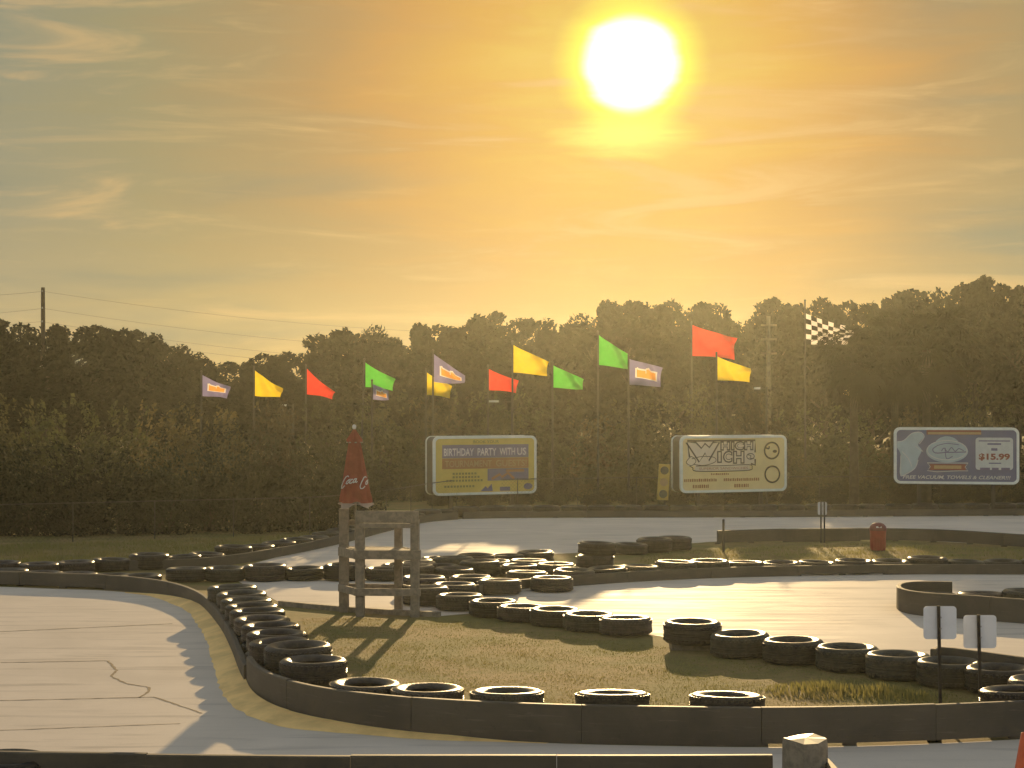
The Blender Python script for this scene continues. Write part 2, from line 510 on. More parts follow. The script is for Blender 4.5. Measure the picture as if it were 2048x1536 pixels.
# painted kerb at the foot of the near barrier
outer = [(250, 1186.3), (300, 1193), (343, 1208), (373, 1222), (394, 1248), (415, 1290), (428, 1335), (442, 1382), (466, 1412), (514, 1440), (586, 1458), (700, 1468), (850, 1480), (1010, 1485), (1100, 1488)]
inner = [(250, 1186), (310, 1192), (362, 1204), (415, 1230), (446, 1268), (468, 1312), (486, 1360), (505, 1398), (545, 1424), (620, 1444), (720, 1458), (860, 1472), (1010, 1484), (1100, 1487)]
oc = catmull([(G(x, y).x, G(x, y).y) for x, y in outer], 0.25)
ic = catmull([(G(x, y).x, G(x, y).y) for x, y in inner], 0.25)
rk = random.Random(5)
NK = 90
mb = MB(); vs = []
for i in range(NK + 1):
    a = oc[min(int(i / NK * (len(oc) - 1)), len(oc) - 1)]; b = ic[min(int(i / NK * (len(ic) - 1)), len(ic) - 1)]
    j = rk.uniform(-0.03, 0.03)
    tp = min(1.0, i / 14, (NK - i) / 22)
    vs += [(a.x + j * 0.6 * tp, a.y + j * tp, 0.006), (a.x + (b.x - a.x) * 0.12, a.y + (b.y - a.y) * 0.12, 0.008 + 0.027 * tp), (b.x, b.y, 0.010 + 0.12 * tp)]
fs = []
for i in range(NK):
    for k in range(2):
        fs.append((3 * i + k, 3 * i + k + 1, 3 * i + 4 + k, 3 * i + 3 + k))
mb.add(vs, fs)
tag(mb.build('painted_kerb', M['kerb_paint'], smooth=40), kind='structure', label='worn yellow painted kerb strip at the foot of the near barrier')


# ------------------------------------------------------------------ barrier walls
def barrier(label, path, h=0.5, t=0.10, lift=0.0, seed=1, gaps=0.3, panel=8, ztop=None):
    """board barrier along world points; panels a few metres long, some with a slot of light under them"""
    rnd = random.Random(seed)
    pts = catmull(path, 0.3)
    root_pt = pts[len(pts) // 2]
    mb = MB()
    i = 0
    while i < len(pts) - 1:
        j = min(i + panel, len(pts) - 1)
        if len(pts) - 1 - j < 3: j = len(pts) - 1
        z0 = (0.04 if rnd.random() < gaps else 0.0) + lift; hh = h + rnd.uniform(-0.006, 0.006)
        lean = rnd.uniform(-0.012, 0.012)
        vs = []
        for k in range(i, j + 1):
            p = pts[k]
            d = (pts[min(k + 1, len(pts) - 1)] - pts[max(k - 1, 0)]).normalized()
            n = Vector((-d.y, d.x))
            q = p - root_pt
            if k == i: q = q + d * 0.004
            if k == j: q = q - d * 0.004
            for s, z in ((-t / 2, z0), (-t / 2, hh - 0.015), (-t / 2 + 0.015, hh), (t / 2 - 0.015, hh), (t / 2, hh - 0.015), (t / 2, z0)):
                ss = s + lean * z / h
                vs.append((q.x + n.x * ss, q.y + n.y * ss, z))
        fs = []; m = j - i
        for k in range(m):
            for e in range(6):
                fs.append((k * 6 + e, k * 6 + (e + 1) % 6, (k + 1) * 6 + (e + 1) % 6, (k + 1) * 6 + e))
        fs.append(tuple(range(6))); fs.append(tuple(m * 6 + e for e in range(5, -1, -1)))
        mb.add(vs, fs)
        # feet under a raised panel
        if z0 > lift:
            for k in (i, (i + j) // 2, j):
                p = pts[k] - root_pt
                mb.box((p.x, p.y, 0.02 + lift), (0.18, t * 0.8, 0.042))
        i = j
    o = mb.build('barrier_wall', M['wall'], loc=(root_pt.x, root_pt.y, 0), smooth=30)
    return tag(o, label, 'barrier')


def wpath(px, z=0.0):
    return [(G(x, y, z).x, G(x, y, z).y) for x, y in px]


barrier('dark board barrier curving from the left edge round the near track to its silver end',
        wpath([(-500, 1163), (-200, 1167), (0, 1171), (110, 1175), (200, 1178), (285, 1185), (350, 1197), (405, 1221), (442, 1262), (466, 1308), (482, 1350), (494, 1374)]), 0.35, seed=3, gaps=0.25)
barrier('long dark barrier in front of the grass island, from red tinted corner to right edge',
        wpath([(500, 1378), (518, 1401), (560, 1423), (640, 1445), (760, 1462), (900, 1474), (1100, 1484), (1300, 1489),
               (1550, 1492), (1800, 1487), (2048, 1476), (2400, 1459)]), 0.52, seed=8, gaps=0.42)
barrier('dark barrier with tyres on top line, along the left side of the far track',
        wpath([(140, 1143), (300, 1140), (430, 1133), (560, 1113), (690, 1085), (780, 1061), (850, 1045), (915, 1039)]), 0.27, seed=11, gaps=0.0)
barrier('farthest barrier, running along the hedge under the billboards',
        wpath([(925, 1038), (1050, 1036), (1400, 1035), (1800, 1033), (2500, 1028)]), 0.26, seed=12, gaps=0.2)
barrier('barrier between the far track and the infield with the red bin',
        wpath([(1435, 1088), (1560, 1084), (1750, 1082), (1900, 1086), (2048, 1096), (2400, 1118)]), 0.42, seed=13, gaps=0.5)
barrier('barrier below the red bin, bordering the sunlit middle track',
        wpath([(955, 1193), (1020, 1184), (1150, 1172), (1300, 1162), (1500, 1154), (1800, 1149), (2048, 1149), (2500, 1150)]), 0.27, seed=14, gaps=0.3)
barrier('round nosed barrier of the small tyre island at the right edge',
        wpath([(1905, 1207), (1850, 1206), (1812, 1208), (1797, 1215), (1812, 1226), (1860, 1233), (1950, 1239), (2048, 1247), (2400, 1270)]), 0.50, seed=15, gaps=0.0)
barrier('short dark barrier behind the two square sign backs',
        wpath([(1866, 1298), (1884, 1293), (1960, 1302), (2048, 1314), (2400, 1362)], 0.5), 0.50, seed=16, gaps=0.0)
barrier('nearest barrier, along the bottom edge of the photo up to the stump post',
        wpath([(-500, 1496), (-200, 1500), (0, 1503), (300, 1507), (640, 1510), (1000, 1510), (1300, 1510), (1545, 1509)], 0.5), 0.50, seed=17, gaps=0.0)
barrier('short end of the nearest barrier turning towards the viewer right of the stump post',
        wpath([(1648, 1514), (1672, 1540), (1710, 1600), (1790, 1750)], 0.5), 0.50, seed=18, gaps=0.0)

# low timber edging behind the stand
e = wpath([(560, 1211), (620, 1217), (690, 1223), (780, 1229), (880, 1234)])
mb = MB(); r0 = e[2]
for a, b in zip(e[:-1], e[1:]):
    mb.beam((a[0] - r0[0], a[1] - r0[1], 0.055), (b[0] - r0[0], b[1] - r0[1], 0.055), 0.12, 0.11)
tag(mb.build('timber_edging', M['wood'], loc=(r0[0], r0[1], 0)), 'low timber edging behind the wooden stand at the rim of the grass', 'edging')


# ------------------------------------------------------------------ tyres
def tyre_mesh(w, Rr, seed):
    k = w / 0.40
    half = [(0.292, 0.10), (0.298, 0.125), (0.33, 0.160), (0.37, 0.183), (0.405, 0.196), (0.43, 0.200), (0.455, 0.196), (0.48, 0.182), (0.502, 0.158), (0.515, 0.130),
            (0.52, 0.112), (0.508, 0.106), (0.508, 0.094), (0.52, 0.088), (0.52, 0.036), (0.508, 0.030), (0.508, 0.014), (0.52, 0.008)]
    prof = [(r, z) for r, z in half] + [(r, -z) for r, z in reversed(half)]
    prof += [(0.33, -0.125), (0.45, -0.11), (0.475, 0.0), (0.45, 0.11), (0.33, 0.125)]
    s = Rr / 0.52
    mb = MB(); mb.lathe([(r * s, (z + 0.2) * k) for r, z in prof], 44, closed=True)
    # shoulder lugs
    for a in range(44):
        th = 2 * math.pi * (a + 0.5) / 44
        for zz in (0.155, -0.155):
            zz *= 0.78
            c = Vector((math.cos(th) * 0.509 * s, math.sin(th) * 0.509 * s, (zz + 0.2) * k))
            mb.box(c, (0.026, 0.036, 0.05), rz=th)
    me_o = mb.build('tyre', M['rubber'], smooth=38)
    me = me_o.data
    bpy.data.objects.remove(me_o)
    return me


TYRES = [tyre_mesh(0.33, 0.52, 1), tyre_mesh(0.40, 0.54, 2), tyre_mesh(0.30, 0.51, 3), tyre_mesh(0.27, 0.52, 4)]
ORD = ['first', 'second', 'third', 'fourth', 'fifth', 'sixth', 'seventh', 'eighth', 'ninth', 'tenth', 'eleventh', 'twelfth',
       'thirteenth', 'fourteenth', 'fifteenth', 'sixteenth', 'seventeenth', 'eighteenth', 'nineteenth', 'twentieth',
       'twenty-first', 'twenty-second', 'twenty-third', 'twenty-fourth', 'twenty-fifth', 'twenty-sixth', 'twenty-seventh',
       'twenty-eighth', 'twenty-ninth', 'thirtieth']
rt = random.Random(77)
all_tyres = []


def place_tyre(x, y, label, group, tilt=None, z=0.0, kind=None, tilt_amt=None):
    o = link('tyre', TYRES[kind if kind is not None else rt.choice((0, 0, 1, 2))], loc=(x, y, z))
    if tilt is not None:
        o.rotation_euler = (tilt[0], tilt[1], rt.uniform(0, 6.28) if False else 0)
        o.location.z += abs(math.sin(math.hypot(*tilt))) * 0.45
    else:
        a = rt.uniform(0, R(2.4)); b = rt.uniform(0, 6.28)
        o.rotation_euler = (a * math.cos(b), a * math.sin(b), 0)
        o.location.z += a * 0.4
    tag(o, label, 'tyre', group)
    all_tyres.append(o)
    return o


def spaced(pts, spacing):
    if len(pts) > 1 and (pts[-1] - pts[-2]).length < spacing * 0.9: pts = pts[:-1]
    return pts


def row_behind(base, fmt, group, spacing=0.99, jit=0.02, off=(0, 0.64), z=0.0, kind=None):
    P = [G(x, y) for x, y in base]
    pts = resample([Vector((p.x + off[0], p.y + off[1])) for p in P], spacing)
    pts = spaced(pts, spacing)
    for i, p in enumerate(pts):
        place_tyre(p.x + rt.uniform(-jit, jit), p.y + rt.uniform(0, jit), fmt.replace('#', ORD[i]), group, z=z, kind=kind)


def row(px, fmt, group, spacing=1.0, z=0.33, jit=0.05):
    P = [G(x, y, z) for x, y in px]
    pts = resample([Vector((p.x, p.y)) for p in P], spacing)
    pts = spaced(pts, spacing)
    for i, p in enumerate(pts):
        place_tyre(p.x + rt.uniform(-jit, jit), p.y + rt.uniform(-jit, jit), fmt.replace('#', ORD[i]), group)


def spots(px, fmt, group, z=0.33, tilt=None, stack=False, kind=None):
    for i, q in enumerate(px):
        p = G(q[0], q[1], z)
        place_tyre(p.x, p.y, fmt.replace('#', ORD[i]), group, tilt=tilt if tilt else (q[2] if len(q) > 2 else None), z=0.27 if stack else 0.0, kind=3 if stack else kind)
        if stack: place_tyre(p.x + 0.02, p.y + 0.03, 'lower of the ' + ORD[i] + ' two stacked tyres behind the long front barrier', 'lower tyres hidden behind the long front barrier', tilt=(0, 0), kind=3)


row_behind([(-150, 1168), (0, 1171), (110, 1175), (200, 1178), (270, 1184)],
           '# black tyre rightwards from the left edge, behind the curving near barrier', 'tyres behind the curving near barrier')
def stacks(px, fmt, group, z, kind, spacing=1.03):
    P = [G(x, y, z) for x, y in px]
    pts = resample([Vector((p.x, p.y)) for p in P], spacing)
    pts = spaced(pts, spacing)
    for i, p in enumerate(pts):
        jx, jy = rt.uniform(-0.03, 0.03), rt.uniform(-0.03, 0.03)
        place_tyre(p.x + jx, p.y + jy, 'lower tyre of the ' + fmt.replace('#', ORD[i]), group, tilt=(0, 0), kind=kind)
        place_tyre(p.x + jx + rt.uniform(-0.04, 0.04), p.y + jy + rt.uniform(-0.04, 0.04), 'upper tyre of the ' + fmt.replace('#', ORD[i]), group, z=(0.33, 0.36, 0.30, 0.27)[kind])


stacks([(470, 1172), (486, 1187), (500, 1203), (517, 1221), (536, 1242), (558, 1278), (590, 1298), (648, 1328)],
       '# stack left of the timber stand, from the far end', 'tyre stacks in the column left of the stand', 0.66, 0)


def wall_spots(px, base, fmt, group, kind=3, off=0.64):
    for i, (x, tilt) in enumerate(px):
        for (xa, ya), (xb, yb) in zip(base[:-1], base[1:]):
            if xa <= x <= xb: yy = ya + (yb - ya) * (x - xa) / (xb - xa)
        w0 = G(x, yy); xx = (x - 1024) / F_PX * (w0.y + off)
        place_tyre(xx, w0.y + off, 'lower of the ' + fmt.replace('#', ORD[i]), group, tilt=(0, 0), kind=kind)
        place_tyre(xx + 0.02, w0.y + off + 0.02, 'upper of the ' + fmt.replace('#', ORD[i]), group, z=0.27, kind=kind, tilt=tilt)


wall_spots([(727, (0, R(1))), (852, (R(-1), 0)), (1011, (R(-3), 0)), (1222, (R(-5), 0)), (1451, (R(-4), R(1))), (2032, (R(-3), R(-2)))],
           [(640, 1445), (760, 1462), (900, 1474), (1100, 1484), (1300, 1489), (1550, 1492), (1800, 1487), (2048, 1476)],
           '# tyre pair rightwards behind the long front barrier', 'tyre pairs behind the long front barrier')
row([(5, 1123), (90, 1124), (175, 1119), (260, 1114), (330, 1111), (380, 1109)],
    '# black tyre from the left edge in the rear line by the shaded grass strip', 'tyres in the rear line at left')
row_behind([(430, 1133), (560, 1113), (690, 1085), (780, 1061), (850, 1045), (910, 1039)],
           '# black tyre up the slanting line left of the far track, counted from the left', 'tyres along the left side of the far track', spacing=1.25, off=(-0.35, 0.62))
row([(370, 1136), (452, 1135), (538, 1134), (623, 1133), (708, 1134), (790, 1134), (850, 1128)],
    '# black tyre in the line seen behind the stand legs, counted from the left', 'tyres in the line behind the stand', spacing=1.0, z=0.33)
row_behind([(930, 1038), (1050, 1036), (1400, 1035), (1800, 1033), (2170, 1030)],
           '# small distant tyre in the farthest row under the billboards, counted from the left', 'tyres in the farthest row', spacing=1.06, z=0.03, kind=1)
row([(880, 1112), (955, 1109), (1030, 1106), (1098, 1101)],
    '# black tyre right of the stand on the edge of the shaded far track', 'tyres on the near edge of the far track')
row([(1265, 1086), (1325, 1080), (1372, 1076)],
    '# bright rimmed tyre leftwards of the short dark post on the far track edge', 'tyres by the short post')
p = G(1190, 1110, 0.33); place_tyre(p.x, p.y, 'lower tyre of the two stacked on the far track edge', 'tyres stacked in twos', tilt=(0, 0), kind=0)
place_tyre(p.x + 0.05, p.y + 0.04, 'upper tyre of the two stacked on the far track edge', 'tyres stacked in twos', tilt=(0, R(2)), z=0.33, kind=0)
pile = [(-1.15, 29.6, 'tyre with a bright ring at the near tip of the heap right of the stand'),
        (-1.95, 30.3, 'tyre of the heap right beside the right leg of the stand'),
        (-1.35, 31.35, 'tyre in the heap behind the bright ringed one'),
        (-0.30, 31.9, 'tyre on the right flank of the heap right of the stand'),
        (-1.00, 32.65, 'tyre at the back of the heap right of the stand'),
        (-2.10, 32.0, 'tyre at the back left of the heap, partly behind the stand leg'),
        (0.36, 33.4, 'tyre with its whole rim shining between the heap and the stacked pair'),
        (0.95, 32.4, 'low tyre in front of the one with its whole rim shining'),
        (-0.10, 30.75, 'tyre of the heap touching the start of the middle barrier')]
deck_ = 0
for dy, x0, x1 in ((43.15, -2.5, -0.6), (44.15, -2.9, 1.5), (45.15, -2.6, 1.0)):
    x = x0
    while x <= x1:
        place_tyre(x + rt.uniform(-0.05, 0.05), dy + rt.uniform(-0.05, 0.05), ORD[deck_] + ' tyre in the packed band between the heap and the far track', 'tyres packed between the heap and the far track')
        x += 1.02; deck_ += 1
for x, y, lb in pile[:8]:
    place_tyre(x, y * K, lb, 'tyres heaped where the barriers meet')
row_behind([(1150, 1172), (1300, 1162), (1500, 1154), (1800, 1149), (2130, 1149)],
           '# black tyre rightwards in the row below the red bin', 'tyres in the row below the red bin', spacing=1.0)
row([(985, 1200), (1030, 1207), (1088, 1214), (1150, 1223), (1215, 1231), (1309, 1242)],
    '# tyre in the slanting row beyond the grass, rightwards from the heap', 'tyres in the slanting row beyond the grass', spacing=0.98, jit=0.02)
p = G(1385, 1244, 0.50); place_tyre(p.x, p.y, 'raised tyre standing tallest in the slanting row beyond the grass', 'tyres in the slanting row beyond the grass', tilt=(0, 0), z=0.12, kind=1)
spots([(1481, 1275), (1587, 1287), (1695, 1300), (1797, 1315), (1900, 1329), (2000, 1343), (2090, 1366)],
      '# tyre right of the tallest one in the slanting row beyond the grass', 'tyres in the slanting row beyond the grass', kind=1)
row([(1872, 1184), (1962, 1183), (2060, 1186), (2200, 1190)],
    '# tyre inside the round nosed island at the right edge', 'tyres inside the round nosed island')
p = G(10, 1526, 0.33); place_tyre(p.x, p.y, 'nearest tyre, in the bottom left corner by the foreground barrier', 'tyres by the foreground barrier', tilt=(0, R(1)))

# concrete block under the raised tyre
p = G(1385, 1244, 0.50)
mb = MB(); mb.box((0, 0.1, 0.06), (0.8, 0.55, 0.12)); tag(mb.build('tyre_block', M['wood'], loc=(p.x, p.y, 0)), 'low timber block under the tallest tyre of the slanting row', 'block')


# ------------------------------------------------------------------ wooden stand with closed parasol
A, B, C_, D = G(688, 1224), G(721, 1233), G(797, 1226), G(830, 1234)
ctr = (A + B + C_ + D) / 4
st = thing('wooden_stand', (ctr.x, ctr.y, 0), 'tall grey timber marshal stand at the edge of the grass island', 'stand')
loc = [q - ctr for q in (A, B, C_, D)]
for q, w, h in zip(loc, (0.19, 0.165, 0.165, 0.175), (2.24, 2.22, 2.04, 2.06)):
    mb = MB(); mb.box((q.x, q.y, h / 2), (w, w * 0.8, h), rz=R(-8)); mb.build('leg', M['wood'], st)


def rail(a, b, z, hgt, over=0.06, name='rail', off=0.10):
    d = (b - a).normalized(); n = Vector((-d.y, d.x, 0))
    if n.dot((a + b) / 2) < 0: n = -n
    mb = MB()
    mb.beam(a - d * over + n * off + Vector((0, 0, z)), b + d * over + n * off + Vector((0, 0, z)), 0.045, hgt)
    mb.build(name, M['wood'], st)


a, b, c, d = loc
for z, h in ((0.53, 0.155), (1.32, 0.19)):
    rail(b, d, z, h, 0.13); rail(a, c, z, h, 0.13); rail(a, b, z, h, 0.02, off=0.11); rail(c, d, z, h, 0.02, off=0.11)
rail(b, d, 2.13, 0.24, 0.09); rail(a, c, 1.93, 0.12, 0.08); rail(b, d, 1.94, 0.10, 0.02)
mb = MB()
for k in range(5):
    t = (k + 0.5) / 5
    p0 = a.lerp(b, t); p1 = c.lerp(d, t)
    mb.beam(p0 + Vector((0, 0, 1.395)), p1 + Vector((0, 0, 1.395)), 0.10, 0.035)
mb.build('deck', M['wood'], st)

uc = at(713, 1200, 28.98); uc.z = 0
um = thing('parasol', (uc.x, uc.y, 0), 'closed red parasol with white script lettering, standing in the timber stand', 'parasol')
mb = MB(); mb.tube([(0, 0, 0), (-0.02, 0, 2.4), (-0.05, 0, 4.0)], 0.024, 8); mb.build('pole', M['wood'], um)
ZB, ZT, ZV = 2.38, 3.98, 3.72


def can_r(z):
    if z >= ZV: return 0.012 + (ZT - z) / (ZT - ZV) * 0.125
    return 0.115 + (ZV - z) / (ZV - ZB) * 0.215


def can_c(z): return Vector((-0.05 + (ZT - z) * 0.022, 0, 0))


def canopy(z0, z1, rows, lobes, depth, scale=1.0, wav=0.0, seed=4):
    rnd = random.Random(seed); n = 64
    ph = [rnd.uniform(-0.25, 0.25) for _ in range(lobes)]
    vs = []; fs = []
    for i in range(rows + 1):
        t = i / rows; z = z0 + (z1 - z0) * t
        for k in range(n):
            a = 2 * math.pi * k / n
            fold = math.cos(a * lobes + 0.35 * math.sin(a * 3 + z)) * depth * (1 - 0.3 * t)
            r = can_r(z) * scale * (1 + fold)
            zz = z + (wav * math.sin(a * 4 + 1.0) * (1 - t) if i < 3 else 0)
            cc = can_c(z)
            vs.append((cc.x + r * math.cos(a), cc.y + r * math.sin(a) * 0.9, zz))
    for i in range(rows):
        for k in range(n):
            fs.append((i * n + k, i * n + (k + 1) % n, (i + 1) * n + (k + 1) % n, (i + 1) * n + k))
    m = MB(); m.add(vs, fs)
    return m


can = canopy(ZB, ZV, 18, 8, 0.10, wav=0.05).build('canopy', M['red_cloth'], um, smooth=60)
canopy(ZV - 0.03, ZT, 6, 8, 0.12, 1.22).build('vent_cap', M['red_cloth'], um, smooth=60)
canopy(ZB - 0.055, ZB + 0.01, 3, 8, 0.12, 1.04, wav=0.05).build('trim', M['trim_grey'], can, smooth=60)
mb = MB(); mb.lathe([(0.0, 4.07), (0.03, 4.06), (0.045, 4.02), (0.035, 3.98), (0.015, 3.96)], 12, (-0.05, 0, 0)); mb.build('finial', M['white_paint'], um, smooth=40)
mb = MB()
for k in range(8):
    aa = 2 * math.pi * k / 8 + 0.2
    mb.box((-0.04 + 0.17 * math.cos(aa), 0.15 * math.sin(aa), ZV - 0.035), (0.045, 0.02, 0.022), rz=aa + 1.57)
mb.build('vent_trim', M['trim_grey'], um)

SCRIPT = {'C': [[(0.95, 0.95), (0.75, 1.15), (0.4, 1.0), (0.1, 0.4), (0.0, -0.15), (0.12, -0.5), (0.4, -0.5), (0.7, -0.2)]],
          'o': [[(0.35, 0.55), (0.1, 0.35), (0.08, 0.05), (0.28, 0.0), (0.48, 0.25), (0.42, 0.52), (0.35, 0.55), (0.6, 0.6)]],
          'c': [[(0.45, 0.48), (0.3, 0.58), (0.1, 0.35), (0.1, 0.05), (0.3, 0.0), (0.5, 0.18)]],
          'a': [[(0.45, 0.5), (0.25, 0.58), (0.08, 0.3), (0.15, 0.02), (0.35, 0.15), (0.47, 0.55)], [(0.47, 0.6), (0.42, 0.15), (0.52, 0.0), (0.68, 0.15)]],
          '-': [[(0.0, 0.3), (0.3, 0.34)]],
          'l': [[(0.1, 0.3), (0.4, 0.8), (0.45, 1.15), (0.25, 1.0), (0.12, 0.2), (0.25, 0.0), (0.4, 0.15)]]}
ADV = {'C': 0.75, 'o': 0.52, 'c': 0.46, 'a': 0.6, '-': 0.35, 'l': 0.36}


def script_on_canopy(word, ang0, z0, size, slope):
    mb = MB(); x = 0.0
    for ch in word:
        for stroke in SCRIPT[ch]:
            pts = []
            for i in range(len(stroke) - 1):
                for k in range(4):
                    t = k / 4
                    pts.append((stroke[i][0] * (1 - t) + stroke[i + 1][0] * t, stroke[i][1] * (1 - t) + stroke[i + 1][1] * t))
            pts.append(stroke[-1])
            rail3 = []
            for u, v in pts:
                uu = (x + u + 0.25 * v) * size
                z = z0 + v * size + uu * slope
                r = can_r(z) * 1.16 + 0.004
                aa = ang0 + uu / (can_r(z0) * 1.05)
                cc = can_c(z)
                rail3.append(Vector((cc.x + r * math.cos(aa), cc.y + r * math.sin(aa) * 0.9, z)))
            mb.tube(rail3, 0.010 * size / 0.15, 5)
        x += ADV[ch]
    return mb


script_on_canopy('Coca', R(-152), 2.78, 0.15, 0.16).build('lettering', M['white_paint'], can)
script_on_canopy('Co', R(-66), 2.78, 0.15, 0.05).build('lettering', M['white_paint'], can)


# ------------------------------------------------------------------ text
def text_mb(body, width, height, shear=0.0, bold=0.0, extrude=0.004):
    cu = bpy.data.curves.new('text', 'FONT'); cu.body = body; cu.shear = shear; cu.offset = bold; cu.extrude = 0.0
    cu.resolution_u = 3
    o = bpy.data.objects.new('text', cu); COL.objects.link(o)
    dg = bpy.context.evaluated_depsgraph_get(); dg.update()
    me = bpy.data.meshes.new_from_object(o.evaluated_get(dg))
    vs = [v.co.copy() for v in me.vertices]; fs = [tuple(p.vertices) for p in me.polygons]
    bpy.data.objects.remove(o); bpy.data.curves.remove(cu); bpy.data.meshes.remove(me)
    x0 = min(v.x for v in vs); x1 = max(v.x for v in vs); y0 = min(v.y for v in vs); y1 = max(v.y for v in vs)
    out = [((v.x - x0) / (x1 - x0) * width, (v.y - y0) / (y1 - y0) * height) for v in vs]
    return out, fs


def rounded(w, h, r, n=6):
    pts = []
    for cx, cy, a0 in ((w / 2 - r, h / 2 - r, 0), (-w / 2 + r, h / 2 - r, 90), (-w / 2 + r, -h / 2 + r, 180), (w / 2 - r, -h / 2 + r, 270)):
        for k in range(n + 1):
            a = R(a0 + 90 * k / n); pts.append((cx + r * math.cos(a), cy + r * math.sin(a)))
    return pts


class Board:
    """flat drawing on a sign face: local x right, z up, y = -out towards the viewer"""
    def __init__(self, y0): self.y = y0

    def poly(self, mb, pts, lift):
        y = self.y - lift
        mb.add([(x, y, z) for x, z in pts], [tuple(range(len(pts)))])

    def text(self, mb, body, x, z, w, h, lift, shear=0.0, bold=0.0):
        vs, fs = text_mb(body, w, h, shear, bold)
        y = self.y - lift
        mb.add([(x + a, y, z + b) for a, b in vs], fs)

    def stroke(self, mb, pts, w, lift, closed=False):
        y = self.y - lift
        n = len(pts); vs = []
        for i in range(n):
            if closed: a, b = pts[(i - 1) % n], pts[(i + 1) % n]
            else: a, b = pts[max(i - 1, 0)], pts[min(i + 1, n - 1)]
            d = Vector((b[0] - a[0], b[1] - a[1]))
            d = d.normalized() if d.length > 0 else Vector((1, 0))
            nx, nz = -d.y * w / 2, d.x * w / 2
            vs += [(pts[i][0] + nx, y, pts[i][1] + nz), (pts[i][0] - nx, y, pts[i][1] - nz)]
        fs = [(2 * i, 2 * i + 1, 2 * ((i + 1) % n) + 1, 2 * ((i + 1) % n)) for i in range(n if closed else n - 1)]
        mb.add(vs, fs)


def ellipse(cx, cz, rx, rz, n=28, a0=0, a1=360):
    return [(cx + rx * math.cos(R(a0 + (a1 - a0) * k / n)), cz + rz * math.sin(R(a0 + (a1 - a0) * k / n))) for k in range(n)]


def rect(x0, z0, x1, z1): return [(x0, z0), (x1, z0), (x1, z1), (x0, z1)]


def smooth_pts(pts, k=4):
    P = [Vector(p) for p in pts]; out = []
    for i in range(len(P) - 1):
        p0 = P[max(i - 1, 0)]; p1 = P[i]; p2 = P[i + 1]; p3 = P[min(i + 2, len(P) - 1)]
        for j in range(k):
            t = j / k
            q = 0.5 * ((2 * p1) + (p2 - p0) * t + (2 * p0 - 5 * p1 + 4 * p2 - p3) * t * t + (3 * p1 - p0 - 3 * p2 + p3) * t ** 3)
            out.append((q.x, q.y))
    out.append(tuple(P[-1])); return out


def sign_cabinet(px0, px1, py0, py1, Y, rz, thick, label, face_mat, leg_x=(-0.3, 0.3)):
    pc = at((px0 + px1) / 2, (py0 + py1) / 2, Y)
    w = (px1 - px0) * Y / 2700.0 / math.cos(rz); h = (py1 - py0) * Y / 2700.0
    root = thing('billboard', (pc.x, pc.y, 0), label, 'billboard', 'billboards along the far barrier', rz)
    zc = pc.z
    pts = rounded(w, h, 0.22)
    n = len(pts)
    mb = MB()   # cabinet body: front rim, dark skin between, rear rim
    inner = rounded(w - 0.16, h - 0.16, 0.16)
    vs = [(x, 0, z + zc) for x, z in pts] + [(x, thick, z + zc) for x, z in pts]
    mb.add(vs, [(i, (i + 1) % n, n + (i + 1) % n, n + i) for i in range(n)] + [tuple(range(n, 2 * n))])
    mb.build('cabinet', M['cab_side'], root)
    for name, ya, yb in (('front_frame', -0.05, 0.06), ('rear_frame', thick - 0.06, thick + 0.05)):
        mb = MB(); big = rounded(w + 0.04, h + 0.04, 0.24)
        vs = [(x, ya, z + zc) for x, z in big] + [(x, yb, z + zc) for x, z in big] + [(x, ya, z + zc) for x, z in inner] + [(x, yb, z + zc) for x, z in inner]
        fs = []
        for i in range(n):
            j = (i + 1) % n
            fs += [(i, j, n + j, n + i), (2 * n + j, 2 * n + i, 3 * n + i, 3 * n + j), (j, i, 2 * n + i, 2 * n + j), (n + i, n + j, 3 * n + j, 3 * n + i)]
        mb.add(vs, fs); mb.build(name, M['frame'], root, smooth=35)
    face = MB(); face.add([(x, -0.02, z + zc) for x, z in inner], [tuple(range(n))])
    fo = face.build('face_panel', face_mat, root)
    for lx in leg_x:
        mb = MB(); hz = zc - h / 2
        mb.box((lx * w, thick / 2, hz / 2), (0.14, 0.14, hz)); mb.build('leg', M['steel_dark'], root)
    return root, fo, w, h, zc


M['cab_side'] = mat('cabinet_side', (0.10, 0.085, 0.055), 0.6, 0.3)
M['face_yellow'] = mat('poster_yellow', (0.64, 0.49, 0.12), 0.7, 0.3, 0.12, 1.5)
M['ink_violet'] = mat('poster_violet', (0.17, 0.155, 0.24), 0.7, 0.3, 0.1)
M['ink_brown'] = mat('poster_brown', (0.36, 0.16, 0.06), 0.7, 0.3, 0.1)
M['ink_olive'] = mat('poster_olive', (0.22, 0.20, 0.05), 0.7, 0.3, 0.1)
M['ink_white'] = mat('poster_white', (0.75, 0.71, 0.70), 0.7, 0.3, 0.1)
M['ink_tan'] = mat('poster_tan', (0.46, 0.32, 0.16), 0.7, 0.3, 0.1)
M['face_tan'] = mat('poster_cream', (0.76, 0.62, 0.30), 0.7, 0.3, 0.08, 1.5)
M['face_grey'] = mat('poster_grey', (0.68, 0.61, 0.47), 0.7, 0.3, 0.08, 1.5)
M['ink_dark'] = mat('poster_dark', (0.045, 0.030, 0.013), 0.7, 0.3, 0.1)
M['face_plum'] = mat('poster_plum', (0.15, 0.16, 0.24), 0.7, 0.3, 0.12, 1.5)
M['ink_aqua'] = mat('poster_aqua', (0.42, 0.52, 0.52), 0.7, 0.3, 0.15, 2)
M['ink_pale'] = mat('poster_pale', (0.58, 0.60, 0.55), 0.7, 0.3, 0.1)
M['ink_red'] = mat('poster_red', (0.27, 0.085, 0.05), 0.7, 0.3, 0.1)

